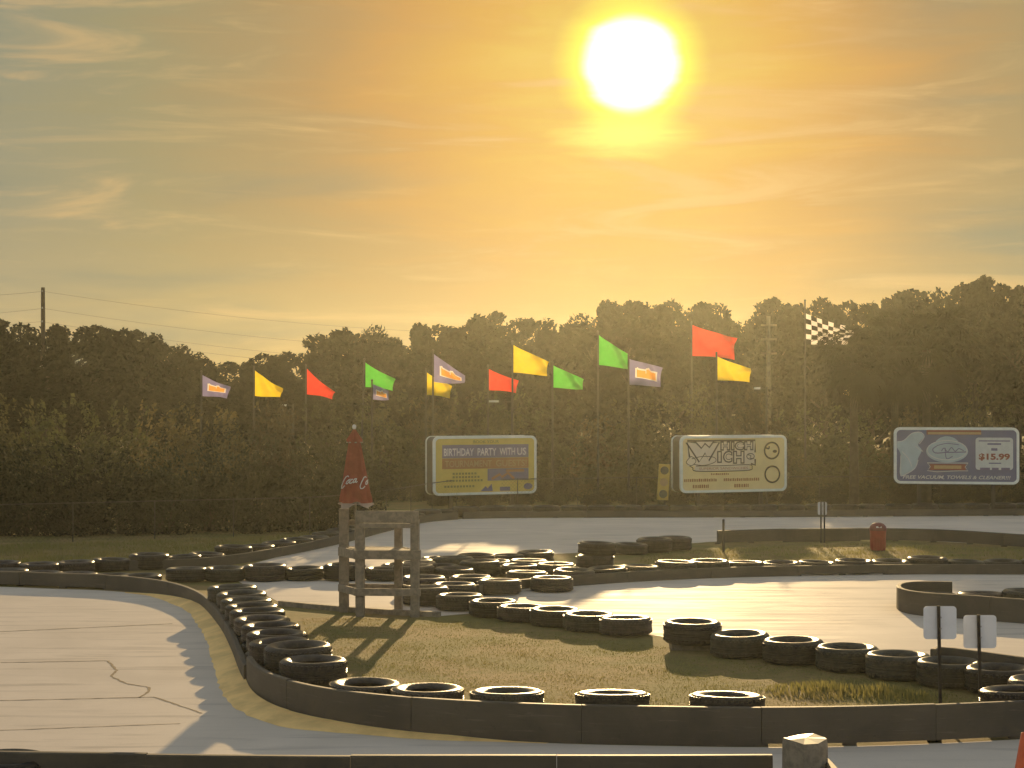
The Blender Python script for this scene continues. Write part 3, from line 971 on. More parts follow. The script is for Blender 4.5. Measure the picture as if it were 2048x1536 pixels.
# --- birthday party board
b1, fo, w, h, zc = sign_cabinet(869, 1072, 873, 988, 55.0, R(24), 0.80, 'yellow and violet birthday party billboard, the leftmost board', M['face_yellow'])
bd = Board(-0.02)


def U(u, v): return ((u - 0.5) * w, zc + (0.5 - v) * h)


def UR(u0, v0, u1, v1):
    a = U(u0, v1); c = U(u1, v0); return rect(a[0], a[1], c[0], c[1])


mb = MB(); bd.poly(mb, UR(0.08, 0.14, 0.925, 0.37), 0.012); bd.poly(mb, UR(0.52, 0.56, 0.925, 0.77), 0.012); mb.build('violet_band', M['ink_violet'], b1)
mb = MB(); bd.poly(mb, UR(0.08, 0.375, 0.925, 0.555), 0.014); bd.stroke(mb, [U(0.56, 0.74), U(0.64, 0.66), U(0.66, 0.71), U(0.72, 0.64), U(0.78, 0.74)], 0.10, 0.022)
bd.stroke(mb, [U(0.70, 0.60), U(0.88, 0.60)], 0.10, 0.022); mb.build('brown_band', M['ink_brown'], b1)


def btext(root, name, m, items):
    mb = MB()
    for body, u0, v0, u1, v1, sh, bo in items:
        a = U(u0, v1); c = U(u1, v0)
        bd.text(mb, body, a[0], a[1], c[0] - a[0], c[1] - a[1], 0.03, sh, bo)
    mb.build(name, m, root)


btext(b1, 'lettering', M['ink_white'], [('BIRTHDAY', 0.095, 0.20, 0.385, 0.33, 0, 0.02), ('PARTY', 0.42, 0.20, 0.605, 0.33, 0, 0.02), ('WITH', 0.635, 0.20, 0.79, 0.33, 0, 0.02), ('US', 0.81, 0.20, 0.90, 0.33, 0, 0.02)])
btext(b1, 'lettering', M['ink_tan'], [('TOURNAMENT', 0.105, 0.41, 0.56, 0.525, 0, 0.01), ('GUESTS!', 0.60, 0.41, 0.905, 0.525, 0, 0.01)])
btext(b1, 'lettering', M['ink_olive'], [('BOOK YOUR', 0.38, 0.065, 0.63, 0.115, 0, 0.01)])
mb = MB()
for v, ua, ub in ((0.62, 0.18, 0.42), (0.68, 0.18, 0.44), (0.74, 0.12, 0.48), (0.84, 0.10, 0.40)):
    u = ua
    while u < ub:
        bd.poly(mb, UR(u, v, u + 0.02, v + 0.035), 0.02); u += 0.03
mb.build('small_print', M['ink_olive'], b1)
for pts_ in ([U(0.45, 0.95), U(0.50, 0.86), U(0.52, 0.90), U(0.56, 0.82), U(0.57, 0.95)], UR(0.64, 0.88, 0.74, 0.95), ellipse(*U(0.92, 0.88), 0.20, 0.13)):
    mb = MB(); bd.poly(mb, pts_, 0.02); mb.build('badge', M['ink_violet'], b1)

# --- sandwich board
b2, fo, w, h, zc = sign_cabinet(1357, 1578, 872, 983, 54.5, R(20), 0.78, 'cream billboard with a large outlined sandwich shop logo, the middle board', M['face_tan'])
mb = MB()
bd.stroke(mb, [U(0.08, 0.37), U(0.06, 0.08), U(0.70, 0.08), U(0.70, 0.30)], 0.075, 0.02)
bd.stroke(mb, [U(0.70, 0.42), U(0.70, 0.53), U(0.66, 0.50)], 0.075, 0.02)
bd.stroke(mb, [U(u, v) for u, v in ((0.05, 0.11), (0.14, 0.11), (0.19, 0.215), (0.225, 0.13), (0.265, 0.20), (0.30, 0.11), (0.36, 0.11), (0.26, 0.44), (0.225, 0.30), (0.17, 0.46))], 0.07, 0.022, closed=True)
bd.stroke(mb, smooth_pts([U(u, v) for u, v in ((0.07, 0.40), (0.05, 0.47), (0.10, 0.52), (0.14, 0.44), (0.10, 0.36), (0.07, 0.40))]), 0.03, 0.022)
bd.stroke(mb, smooth_pts([U(u, v) for u, v in ((0.12, 0.50), (0.22, 0.52), (0.32, 0.46), (0.31, 0.38), (0.20, 0.36), (0.10, 0.40))]), 0.03, 0.022)
bd.stroke(mb, ellipse(*U(0.655, 0.37), 0.17, 0.115), 0.035, 0.022, closed=True)
bd.stroke(mb, smooth_pts([U(u, v) for u, v in ((0.63, 0.34), (0.66, 0.36), (0.65, 0.40), (0.69, 0.41))]), 0.03, 0.022)
bd.stroke(mb, smooth_pts([U(u, v) for u, v in ((0.08, 0.53), (0.11, 0.56), (0.14, 0.62), (0.40, 0.63), (0.64, 0.62), (0.67, 0.57), (0.64, 0.52), (0.40, 0.53), (0.14, 0.53))]), 0.035, 0.02)
bd.stroke(mb, ellipse(*U(0.86, 0.27), 0.33, 0.33), 0.07, 0.02, closed=True)
bd.stroke(mb, ellipse(*U(0.865, 0.70), 0.33, 0.33), 0.07, 0.02, closed=True)
bd.stroke(mb, smooth_pts([U(0.80, 0.22), U(0.83, 0.235), U(0.835, 0.19)]), 0.06, 0.02); bd.poly(mb, ellipse(*U(0.89, 0.285), 0.10, 0.06), 0.02)
mb.build('logo_outline', M['ink_dark'], b2)
mb = MB(); bd.poly(mb, UR(0.06, 0.08, 0.70, 0.53), 0.010); bd.poly(mb, UR(0.13, 0.525, 0.65, 0.62), 0.010); mb.build('logo_ground', M['face_grey'], b2)


def outlined(root, items, m_out, m_in):
    mo, mi_ = MB(), MB()
    for body, u0, v0, u1, v1 in items:
        a = U(u0, v1); c = U(u1, v0)
        bd.text(mo, body, a[0] - 0.035, a[1] - 0.035, c[0] - a[0] + 0.07, c[1] - a[1] + 0.07, 0.026, 0, 0.08)
        bd.text(mi_, body, a[0] + 0.02, a[1] + 0.02, c[0] - a[0] - 0.04, c[1] - a[1] - 0.04, 0.032, 0, 0.01)
    mo.build('lettering_outline', m_out, root); mi_.build('lettering', m_in, root)


M['letter_fill'] = M['face_grey']
outlined(b2, [('H', 0.375, 0.11, 0.455, 0.245), ('I', 0.475, 0.11, 0.495, 0.245), ('C', 0.51, 0.11, 0.585, 0.245), ('H', 0.60, 0.11, 0.675, 0.245),
              ('I', 0.345, 0.28, 0.375, 0.465), ('C', 0.40, 0.28, 0.475, 0.465), ('H', 0.495, 0.28, 0.59, 0.485)], M['ink_dark'], M['letter_fill'])
mb = MB()
a = U(0.17, 0.60); bd.text(mb, 'SUPERIOR SANDWICHES', a[0], a[1], 0.46 * w, 0.045 * h, 0.026)
rnd = random.Random(9)
for v, hh, ua, ub in ((0.665, 0.03, 0.28, 0.44), (0.76, 0.05, 0.03, 0.33), (0.76, 0.05, 0.40, 0.74), (0.865, 0.06, 0.11, 0.26), (0.865, 0.06, 0.50, 0.64)):
    u = ua
    while u < ub:
        ww = rnd.uniform(0.008, 0.016); bd.poly(mb, UR(u, v + rnd.uniform(-0.004, 0.004), u + ww, v + hh), 0.024); u += ww + 0.006
mb.build('small_print', M['ink_brown'], b2)

# --- car wash board
b3, fo, w, h, zc = sign_cabinet(1794, 2031, 856, 967, 53.0, R(-10), 0.34, 'plum and aqua billboard with a price of $15.99, the rightmost board', M['face_plum'])
mb = MB()
bd.poly(mb, smooth_pts([U(u, v) for u, v in ((0.02, 0.24), (0.08, 0.22), (0.14, 0.10), (0.21, 0.09), (0.235, 0.17), (0.19, 0.30), (0.22, 0.40), (0.19, 0.55), (0.17, 0.72), (0.07, 0.86), (0.04, 0.80), (0.05, 0.5), (0.02, 0.36))]), 0.012)
bd.poly(mb, ellipse(*U(0.425, 0.42), 0.80, 0.44), 0.012); bd.poly(mb, ellipse(*U(0.425, 0.36), 0.52, 0.46), 0.014)
mb.build('splash', M['ink_aqua'], b3)
mb = MB()
bd.stroke(mb, smooth_pts([U(u, v) for u, v in ((0.03, 0.26), (0.08, 0.22), (0.14, 0.10), (0.21, 0.08), (0.24, 0.16), (0.20, 0.29))]), 0.03, 0.022)
bd.stroke(mb, smooth_pts([U(u, v) for u, v in ((0.05, 0.50), (0.05, 0.80), (0.06, 0.87), (0.16, 0.74), (0.19, 0.58))]), 0.03, 0.022)
bd.stroke(mb, smooth_pts([U(u, v) for u, v in ((0.06, 0.43), (0.11, 0.55), (0.14, 0.70))]), 0.03, 0.022); bd.stroke(mb, smooth_pts([U(u, v) for u, v in ((0.17, 0.33), (0.21, 0.40), (0.23, 0.42))]), 0.03, 0.022)
bd.stroke(mb, ellipse(*U(0.425, 0.40), 0.76, 0.38), 0.04, 0.024, closed=True)
bd.stroke(mb, [U(u, v) for u, v in ((0.265, 0.63), (0.595, 0.63), (0.57, 0.70), (0.595, 0.77), (0.52, 0.77), (0.34, 0.79), (0.265, 0.77), (0.29, 0.70))], 0.03, 0.022, closed=True)
mb.build('pale_outline', M['ink_pale'], b3)
mb = MB(); bd.poly(mb, [(U(0.805, 0.46)[0] + x, U(0.805, 0.46)[1] + z) for x, z in rounded(0.30 * w, 0.58 * h, 0.12)], 0.016)
mb.build('price_panel', M['ink_pale'], b3)
mb = MB(); bd.text(mb, 'FREE VACUUM, TOWELS & CLEANER!!!', U(0.065, 0.93)[0], U(0.065, 0.93)[1], 0.87 * w, 0.075 * h, 0.026, 0.25, 0.02)
mb.build('lettering', M['ink_pale'], b3)
mb = MB(); bd.poly(mb, UR(0.285, 0.65, 0.575, 0.76), 0.018); bd.poly(mb, UR(0.26, 0.03, 0.70, 0.12), 0.012); mb.build('red_band', M['ink_red'], b3)
mb = MB(); bd.poly(mb, UR(0.27, 0.075, 0.70, 0.115), 0.02); bd.poly(mb, UR(0.32, 0.675, 0.54, 0.735), 0.026); mb.build('tan_strip', M['ink_tan'], b3)
mb = MB(); bd.text(mb, '$15.99', U(0.68, 0.585)[0], U(0.68, 0.585)[1], 0.25 * w, 0.13 * h, 0.03, 0, 0.04); mb.build('price', M['ink_red'], b3)
mb = MB()
for v, ua, ub, hh in ((0.22, 0.68, 0.93, 0.02), (0.27, 0.75, 0.86, 0.03), (0.36, 0.78, 0.83, 0.045), (0.62, 0.76, 0.86, 0.02), (0.71, 0.69, 0.77, 0.045), (0.71, 0.785, 0.84, 0.045), (0.71, 0.86, 0.93, 0.045)):
    mb = MB(); bd.poly(mb, UR(ua, v, ub, v + hh), 0.022); mb.build('text_line', M['ink_violet'], b3)
mb = MB()
bd.stroke(mb, smooth_pts([U(u, v) for u, v in ((0.34, 0.33), (0.31, 0.38), (0.33, 0.45), (0.42, 0.44), (0.45, 0.44), (0.58, 0.43))]), 0.04, 0.03)
bd.stroke(mb, smooth_pts([U(u, v) for u, v in ((0.38, 0.42), (0.40, 0.36), (0.43, 0.43), (0.46, 0.35), (0.49, 0.42), (0.52, 0.37), (0.56, 0.41))]), 0.035, 0.03)
bd.stroke(mb, smooth_pts([U(u, v) for u, v in ((0.41, 0.36), (0.42, 0.55), (0.47, 0.51))]), 0.035, 0.03)
bd.stroke(mb, smooth_pts([U(u, v) for u, v in ((0.34, 0.32), (0.42, 0.28), (0.52, 0.30))]), 0.03, 0.03)
mb.build('script_mark', M['ink_violet'], b3)

# ------------------------------------------------------------------ traffic signal
pc = at(1327, 964, 54.0)
tl = thing('traffic_light', (pc.x, pc.y, 0), 'faded yellow three lens traffic light left of the middle billboard', 'traffic light')
m3 = Matrix.Rotation(R(3.5), 3, 'Y')
mb = MB(); mb.box((0, 0, pc.z), (0.43, 0.30, 1.42), m=m3)
for dz in (-0.24, 0.235): mb.box(m3 @ Vector((0, -0.155, dz)) + Vector((0, 0, pc.z)), (0.42, 0.02, 0.02), m=m3)
mb.build('housing', M['signal_yellow'], tl)
for k, dz in enumerate((0.47, 0.0, -0.47)):
    q = m3 @ Vector((0, -0.16, dz)) + Vector((0, 0, pc.z))
    mb = MB(); mb.add([(q.x, q.y - 0.02, q.z)] + [(q.x + 0.165 * math.cos(2 * math.pi * i / 20), q.y - 0.008, q.z + 0.165 * math.sin(2 * math.pi * i / 20)) for i in range(20)], [(0, 1 + i, 1 + (i + 1) % 20) for i in range(20)])
    lens = mb.build('lens', (M['lens'], M['signal_yellow'], M['lens_green'])[k] if k != 1 else M['ink_tan'], tl)
    mb = MB(); vs = []
    for i in range(13):
        aa = R(-10 + 200 * i / 12)
        vs += [(q.x + 0.18 * math.cos(aa), q.y, q.z + 0.18 * math.sin(aa)), (q.x + 0.18 * math.cos(aa), q.y - 0.16 * (0.4 + 0.6 * math.sin(max(aa, 0.0))), q.z + 0.18 * math.sin(aa))]
    mb.add(vs, [(2 * i, 2 * i + 1, 2 * i + 3, 2 * i + 2) for i in range(12)]); mb.build('visor', M['signal_yellow'], lens)
mb = MB(); mb.tube([(0.04, 0, 0), (0.04, 0, pc.z - 0.7)], 0.05, 8); mb.build('post', M['steel_dark'], tl)


# ------------------------------------------------------------------ sign posts seen from behind
def sign_back(px, py_top, py_bot, wpx, Y, py_base, label, posts=(0.0,), lean=0.0, mat_=None):
    p = at(px, py_top, Y); q = at(px, py_bot, Y)
    root = thing('sign_post', (p.x, p.y, 0), label, 'sign')
    w = wpx * Y / 2700.0; h = p.z - q.z; zc = (p.z + q.z) / 2
    pts = rounded(w, h, 0.05); n = len(pts)
    mt = Matrix.Rotation(lean, 3, 'Y')
    mb = MB()
    vs = [(x, 0.03, z + zc) for x, z in pts] + [(x, 0.036, z + zc) for x, z in pts]
    mb.add(vs, [tuple(range(n)), tuple(range(2 * n - 1, n - 1, -1))] + [(i, n + i, n + (i + 1) % n, (i + 1) % n) for i in range(n)])
    mb.build('plate', mat_ or M['alu'], root)
    for x in posts:
        mb = MB(); dx = lean * p.z
        for a, b, c in ((-0.018, 0.006, 0.0), (0.018, 0.006, 0.0), (0.0, 0.03, 0.012)):
            mb.beam((x + a - dx * 0, c, 0), (x + a + dx, c, p.z + 0.01), max(b, 0.008), 0.03)
        mb.build('post', M['steel_dark'], root)
    mb = MB()
    for dz in (0.08, -0.08):
        mb.box((0, -0.012, zc + dz), (0.02, 0.012, 0.02))
    mb.build('bolt', M['steel'], root)


sign_back(1881, 1213, 1279, 66, 19.45, 1410, 'square grey sign back on a thin post, left of the pair', lean=R(-1.0))
sign_back(1961, 1231, 1297, 66, 19.9, 1400, 'square grey sign back on a thin post, right of the pair', lean=R(-1.2))
sign_back(1645, 1004, 1030, 18, 43.0, 1090, 'small pale sign on two thin posts beyond the infield barrier', posts=(-0.05, 0.06))
p = G(1447, 1105)
mb = MB(); mb.tube([(0, 0, 0), (0, 0, 0.97)], 0.034, 8); mb.lathe([(0.0, 1.0), (0.03, 0.99), (0.04, 0.965)], 8)
tag(mb.build('marker_post', M['steel_dark'], loc=(p.x, p.y, 0), smooth=40), 'short thin dark post standing in the infield grass', 'post')

# ------------------------------------------------------------------ red bin
p = G(1756, 1102)
tb = thing('litter_bin', (p.x, p.y, 0), 'red round litter bin with a domed lid on the infield grass', 'bin')
mb = MB(); mb.lathe([(0.0, 0.03), (0.21, 0.03), (0.215, 0.05), (0.245, 0.60), (0.25, 0.62), (0.25, 0.64), (0.235, 0.64)], 28)
for k in range(16):
    aa = 2 * math.pi * k / 16; mb.box((0.233 * math.cos(aa), 0.233 * math.sin(aa), 0.32), (0.012, 0.02, 0.5), rz=aa)
mb.build('body', M['bin_red'], tb, smooth=40)
mb = MB(); mb.lathe([(0.258, 0.62), (0.262, 0.66), (0.235, 0.75), (0.17, 0.82), (0.08, 0.855), (0.0, 0.86)], 28); mb.build('lid', M['bin_dark'], tb, smooth=40)
mb = MB(); mb.box((-0.02, -0.225, 0.735), (0.16, 0.02, 0.045), m=Matrix.Rotation(R(-28), 3, 'X')); mb.build('flap', M['white_paint'], tb)
mb = MB(); mb.lathe([(0.0, 0.0), (0.20, 0.0), (0.20, 0.03), (0.0, 0.03)], 20); mb.build('foot', M['steel_dark'], tb)

# ------------------------------------------------------------------ stump post and cone in the foreground
pc = at(1610, 1478, 15.55)
bo = thing('stump_post', (pc.x, pc.y, 0), 'thick timber stump post with a sunlit top at the end of the nearest barrier', 'post')
n = 9; rs = [0.265 * random.Random(40 + k).uniform(0.95, 1.05) for k in range(n)]
mb = MB(); vs = []
for z, s in ((0.0, 1.05), (0.35, 1.0), (pc.z - 0.05, 0.99), (pc.z, 0.95)):
    vs += [(rs[k] * s * math.cos(2 * math.pi * k / n + 0.3), rs[k] * s * math.sin(2 * math.pi * k / n + 0.3), z + (0.02 * math.sin(k * 1.7) if z > 0.4 else 0)) for k in range(n)]
fs = [(i * n + k, i * n + (k + 1) % n, (i + 1) * n + (k + 1) % n, (i + 1) * n + k) for i in range(3) for k in range(n)]
mb.add(vs, fs); mb.build('trunk', M['wood'], bo)
mb = MB(); top = vs[-n:]; mb.add([(0, 0, pc.z + 0.015)] + [(x * 1.0, y * 1.0, z + 0.004) for x, y, z in top], [(0, 1 + k, 1 + (k + 1) % n) for k in range(n)])
mb.build('cut_top', M['cut'], bo)
pc = at(2052, 1465, 15.6)
co = thing('traffic_cone', (pc.x, pc.y, 0), 'orange traffic cone cut off by the right edge at the bottom', 'cone')
mb = MB(); mb.lathe([(0.19, 0.03), (0.185, 0.05), (0.055, pc.z - 0.01), (0.045, pc.z), (0.03, pc.z - 0.005), (0.03, pc.z - 0.08)], 28); mb.build('body', M['cone'], co, smooth=40)
mb = MB(); mb.box((0, 0, 0.02), (0.46, 0.46, 0.04)); mb.build('base', M['cone'], co)


# ------------------------------------------------------------------ flags
def flag_pole(px, py_top, py_bot, wpx, Y, color, label, droop=0.42, seed=1, pole_px=None, logo=False, top_extra=0.12, fold=1.0, pole_r=0.045):
    rnd = random.Random(seed)
    p = at(px, py_top, Y); q = at(px, py_bot, Y)
    w = wpx * Y / 2700.0 * 1.04; h = (p.z - q.z)
    droop *= 1.25
    hh = h / (1 + droop * 0.15)
    root = thing('flagpole', (p.x, p.y, 0), label, 'flag', 'flags flying round the track')
    dx = 0.0 if pole_px is None else (pole_px - px) * Y / 2700.0
    mb = MB(); mb.tube([(dx - pole_r, 0, 0), (dx - pole_r, 0, 3), (-pole_r, 0, p.z + top_extra)], [pole_r * 1.2, pole_r, pole_r * 0.8], 8); mb.build('pole', M['steel_dark'], root)
    mb = MB(); mb.lathe([(0, 0.10), (0.04, 0.07), (0.05, 0.03), (0.03, 0.0)], 8, (-pole_r, 0, p.z + top_extra)); mb.build('finial', M['steel_dark'], root, smooth=40)
    NX, NZ = 44, 30
    ph = rnd.uniform(0, 6.28); f1 = rnd.uniform(5.5, 8.0); f2 = rnd.uniform(10, 14)
    vs = []; mi = []; fs = []
    for j in range(NZ + 1):
        v = j / NZ
        for i in range(NX + 1):
            u = i / NX
            amp = 0.15 * fold * w * (u ** 0.8)
            phase = f1 * u - 2.2 * v * 1.5 + ph
            y = amp * math.sin(phase) + 0.04 * fold * w * u * math.sin(f2 * u - 7 * v + ph * 2) + 0.12 * w * u + 0.055 * fold * w * u * math.sin(8.5 * (u + 0.95 * v) + ph)
            x = w * (u * 0.98 - 0.05 * u * u * v) + 0.02 * w * math.sin(4 * v + ph) * u
            sag = droop * hh * (u ** 0.9) * (1.0 - 0.86 * v) + 0.05 * hh * math.sin(3.0 * u + 2.5 * v + ph) * u
            z = p.z - v * hh - sag - 0.03 * hh * math.sin(6.5 * v + ph) * u * u
            vs.append((x, y, z))
    for j in range(NZ):
        for i in range(NX):
            fs.append((j * (NX + 1) + i, (j + 1) * (NX + 1) + i, (j + 1) * (NX + 1) + i + 1, j * (NX + 1) + i + 1))
            u, v = (i + 0.5) / NX, (j + 0.5) / NZ
            k = 0
            if logo:
                bump_ = 0.10 * max(0, math.sin(u * 15.5 - 1.2)) * (0.22 < u < 0.86)
                t0, t1 = 0.36 - bump_, 0.66
                if 0.18 < u < 0.88 and t0 - 0.05 < v < t1 + 0.05: k = 2
                if 0.22 < u < 0.84 and t0 + 0.02 < v < t1 and not (0.50 < u < 0.53 and v < 0.46): k = 1
            elif color == 'checker':
                k = (int(u * 8.0) + int(v * 6.0)) % 2
            mi.append(k)
    mb = MB(); mb.v = vs; mb.f = fs; mb.mi = mi
    if logo: mats = [M['flag_blue'], M['flag_orange'], M['flag_white']]
    elif color == 'checker': mats = [M['flag_white'], M['flag_black']]
    else: mats = [M[color]]
    mb.build('flag', mats, root, smooth=180)


flag_pole(405, 750, 796, 52, 60, None, 'leftmost flag, small violet with an orange emblem', 0.45, 1, logo=True)
flag_pole(510, 741, 797, 53, 60.5, 'flag_yellow', 'yellow flag between the leftmost violet and leftmost red flags', 0.55, 2)
flag_pole(614, 737, 796, 53, 61, 'flag_red', 'leftmost red flag, flying left of the red parasol', 0.75, 3)
flag_pole(731, 725, 779, 57, 61, 'flag_green', 'leftmost green flag, above a half hidden violet flag', 0.55, 4, pole_px=726)
flag_pole(746, 768, 801, 31, 60, None, 'smallest violet flag, half hidden below the leftmost green flag', 0.35, 5, logo=True)
flag_pole(868, 708, 770, 62, 58.5, None, 'violet flag with creased emblem above the birthday billboard', 0.6, 6, logo=True)
flag_pole(854, 745, 794, 48, 60, 'flag_yellow', 'small yellow flag crossed by a dark pole above the birthday billboard', 0.5, 7)
flag_pole(978, 738, 784, 57, 60.3, 'flag_red', 'red flag crossed by a pole beside the large middle yellow flag', 0.45, 8)
flag_pole(1027, 690, 750, 69, 59, 'flag_yellow', 'large yellow flag left of centre of the row, near two green flags', 0.5, 9)
flag_pole(1107, 731, 779, 60, 59, 'flag_green', 'small ragged green flag, lower of the two middle green flags', 0.5, 10, fold=1.5)
flag_pole(1198, 670, 736, 60, 59.5, 'flag_green', 'tall green flag directly left of a violet flag', 0.55, 11, fold=1.4)
flag_pole(1259, 718, 772, 65, 57.8, None, 'rightmost violet flag, beside the tall green flag', 0.28, 12, logo=True, fold=0.7)
flag_pole(1385, 650, 716, 88, 70, 'flag_red', 'largest red flag, high above the middle billboard', 0.35, 13)
flag_pole(1435, 713, 764, 67, 59.4, 'flag_yellow', 'rightmost yellow flag, tucked below the largest red flag', 0.4, 14)
flag_pole(1612, 627, 692, 91, 61, 'checker', 'black and white chequered flag beside the palm tree crowns', 0.35, 15, top_extra=0.55)


# ------------------------------------------------------------------ utility poles and wires
def pole_top(px, py, Y): return at(px, py, Y)


pA = at(86, 575, 80.0)
up = thing('utility_pole', (pA.x, pA.y, 0), 'tall bare timber utility pole at the left edge carrying the wires', 'utility pole')
mb = MB(); mb.tube([(0.03, 0, 0), (0.02, 0, 6), (0, 0, pA.z)], [0.17, 0.15, 0.115], 10); mb.build('pole', M['pole_wood'], up, smooth=40)
mb = MB(); mb.box((0.0, -0.18, 6.2), (0.22, 0.2, 0.5)); mb.tube([(0.16, -0.05, 0), (0.15, -0.05, 6.0)], 0.03, 6); mb.build('conduit', M['steel'], up)
for z in (-0.25, -1.25, -2.05):
    mb = MB(); mb.lathe([(0.0, 0.1), (0.05, 0.08), (0.03, 0.04), (0.055, 0.0), (0.0, -0.02)], 8, (0, -0.14, pA.z + z)); mb.build('insulator', M['steel'], up, smooth=40)


def wire(a, b, sag, label):
    mb = MB(); pts = []
    for k in range(25):
        t = k / 24; p = a.lerp(b, t); p.z -= sag * 4 * t * (1 - t); pts.append(p - a)
    mb.tube(pts, 0.006, 4)
    tag(mb.build('power_line', M['steel_dark'], loc=a), label, 'power line', 'wires strung from the utility pole')


for y0, y1, lb in ((583, 668, 'topmost wire sloping right from the utility pole'), (617, 706, 'second wire from the top, sloping right from the pole'),
                   (644, 735, 'third wire down, dipping to the tree line gap'), (659, 752, 'lowest wire right of the pole, meeting the tree gap')):
    wire(at(88, y0, 79.85), at(1120, y1, 100), 0.7, lb)
for y0, y1, lb in ((583, 592, 'topmost wire running left from the utility pole'), (617, 640, 'second wire running left from the utility pole'), (643, 654, 'lowest wire running left from the utility pole')):
    wire(at(84, y0, 79.85), at(-500, y1, 70), 0.3, lb)

pB = at(1537, 632, 72.0)
up2 = thing('utility_pole', (pB.x, pB.y, 0), 'pale pole with short crossarms in front of the trees right of the flags', 'utility pole')
mb = MB(); mb.tube([(0, 0, 0), (0, 0, pB.z)], [0.17, 0.11], 10); mb.build('pole', M['pole_pale'], up2, smooth=40)
for k, dz in enumerate((0.5, 1.25, 2.0)):
    mb = MB(); mb.beam((-0.42, -0.14, pB.z - dz), (0.42, -0.14, pB.z - dz), 0.08, 0.10); mb.build('crossarm', M['pole_pale'], up2)


def lamp(px, py, Y, arm_px, label):
    p = at(px, py, Y); q = at(px + arm_px, py, Y)
    root = thing('lamp_post', (p.x, p.y, 0), label, 'lamp post', 'floodlight posts along the track')
    mb = MB(); mb.tube([(0, 0, 0), (0, 0, p.z + 0.1)], [0.06, 0.045], 8); mb.build('post', M['steel_dark'], root)
    dx = q.x - p.x
    mb = MB(); mb.beam((0, 0, p.z), (dx * 0.6, 0, p.z + 0.02), 0.04, 0.04); mb.build('arm', M['steel_dark'], root)
    mb = MB(); mb.box((dx * 0.85, 0, p.z + 0.03), (abs(dx) * 0.5, 0.3, 0.09)); mb.build('lamp_head', M['frame'], root)


lamp(1533, 778, 57.5, -22, 'floodlight post with its head pointing left, right of the yellow flag')
lamp(1024, 804, 60.5, -44, 'floodlight post with a long arm left of the middle yellow flag pole')
lamp(586, 812, 66.0, -22, 'floodlight post left of the leftmost red flag')


# ------------------------------------------------------------------ vegetation
def leaf_quads(mb, rnd, c, r, n, size, flat=0.9, shell=0.55):
    for _ in range(n):
        while True:
            d = Vector((rnd.uniform(-1, 1), rnd.uniform(-1, 1), rnd.uniform(-1, 1)))
            if 0.05 < d.length < 1: break
        rr = shell + (1 - shell) * rnd.random() ** 0.6
        p = c + Vector((d.x * r[0], d.y * r[1], d.z * r[2])) / d.length * rr * (1 + rnd.uniform(-0.12, 0.14))
        nrm = Vector((rnd.gauss(0, 1), rnd.gauss(0, 1), rnd.gauss(0, 1)))
        a = nrm.orthogonal().normalized(); b = nrm.cross(a).normalized()
        s = size * rnd.uniform(0.55, 1.35); t = s * rnd.uniform(0.4, 0.75)
        bend = nrm.normalized() * s * rnd.uniform(-0.2, 0.2)
        k = len(mb.v)
        mb.v += [tuple(p - a * s - b * t * 0.4), tuple(p + bend - b * t), tuple(p + a * s), tuple(p + bend + b * t)]
        mb.f.append((k, k + 1, k + 2, k + 3)); mb.mi.append(0)


def crown_tree(seed, H, wid, crown_from, clumps, leaves, size, trunk_r, shape='round'):
    """returns (trunk mesh, crown mesh) of a tree H high"""
    rnd = random.Random(seed)
    tb, cb = MB(), MB()
    top = H * 0.86
    bend = [Vector((rnd.uniform(-0.3, 0.3), rnd.uniform(-0.3, 0.3), 0)) for _ in range(3)]
    tb.tube([(0, 0, 0), Vector((0, 0, H * 0.3)) + bend[0], Vector((0, 0, H * 0.6)) + bend[1], Vector((0, 0, top)) + bend[2]], [trunk_r, trunk_r * 0.8, trunk_r * 0.55, trunk_r * 0.2], 7)
    for k in range(clumps):
        t = (k + rnd.random()) / clumps
        z = H * (crown_from + (0.95 - crown_from) * t)
        if shape == 'round': rad = wid / 2 * math.sin(math.pi * min(0.98, 0.18 + 0.76 * (1 - abs(t - 0.45)) * 0.9)) * (1.0 if t < 0.6 else 1.15 - 0.75 * (t - 0.4))
        else: rad = wid / 2 * (1.05 - 0.85 * t)
        a = rnd.uniform(0, 6.283); rr = rad * math.sqrt(rnd.random()) * 0.85
        c = Vector((rr * math.cos(a), rr * math.sin(a), z))
        r = wid * rnd.uniform(0.13, 0.23)
        if c.z + r * 0.75 > H: c.z = H - r * 0.75
        leaf_quads(cb, rnd, c, (r, r, r * rnd.uniform(0.6, 0.85)), leaves // clumps, size)
        base = Vector((0, 0, max(H * crown_from * 0.8, c.z - rad * 0.7)))
        tb.tube([base, (base + c) / 2 + Vector((0, 0, -0.1)), c], [trunk_r * 0.35, trunk_r * 0.22, 0.02], 5, cap=False)
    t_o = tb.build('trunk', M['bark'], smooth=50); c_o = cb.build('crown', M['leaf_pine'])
    tm, cm = t_o.data, c_o.data
    bpy.data.objects.remove(t_o); bpy.data.objects.remove(c_o)
    return tm, cm


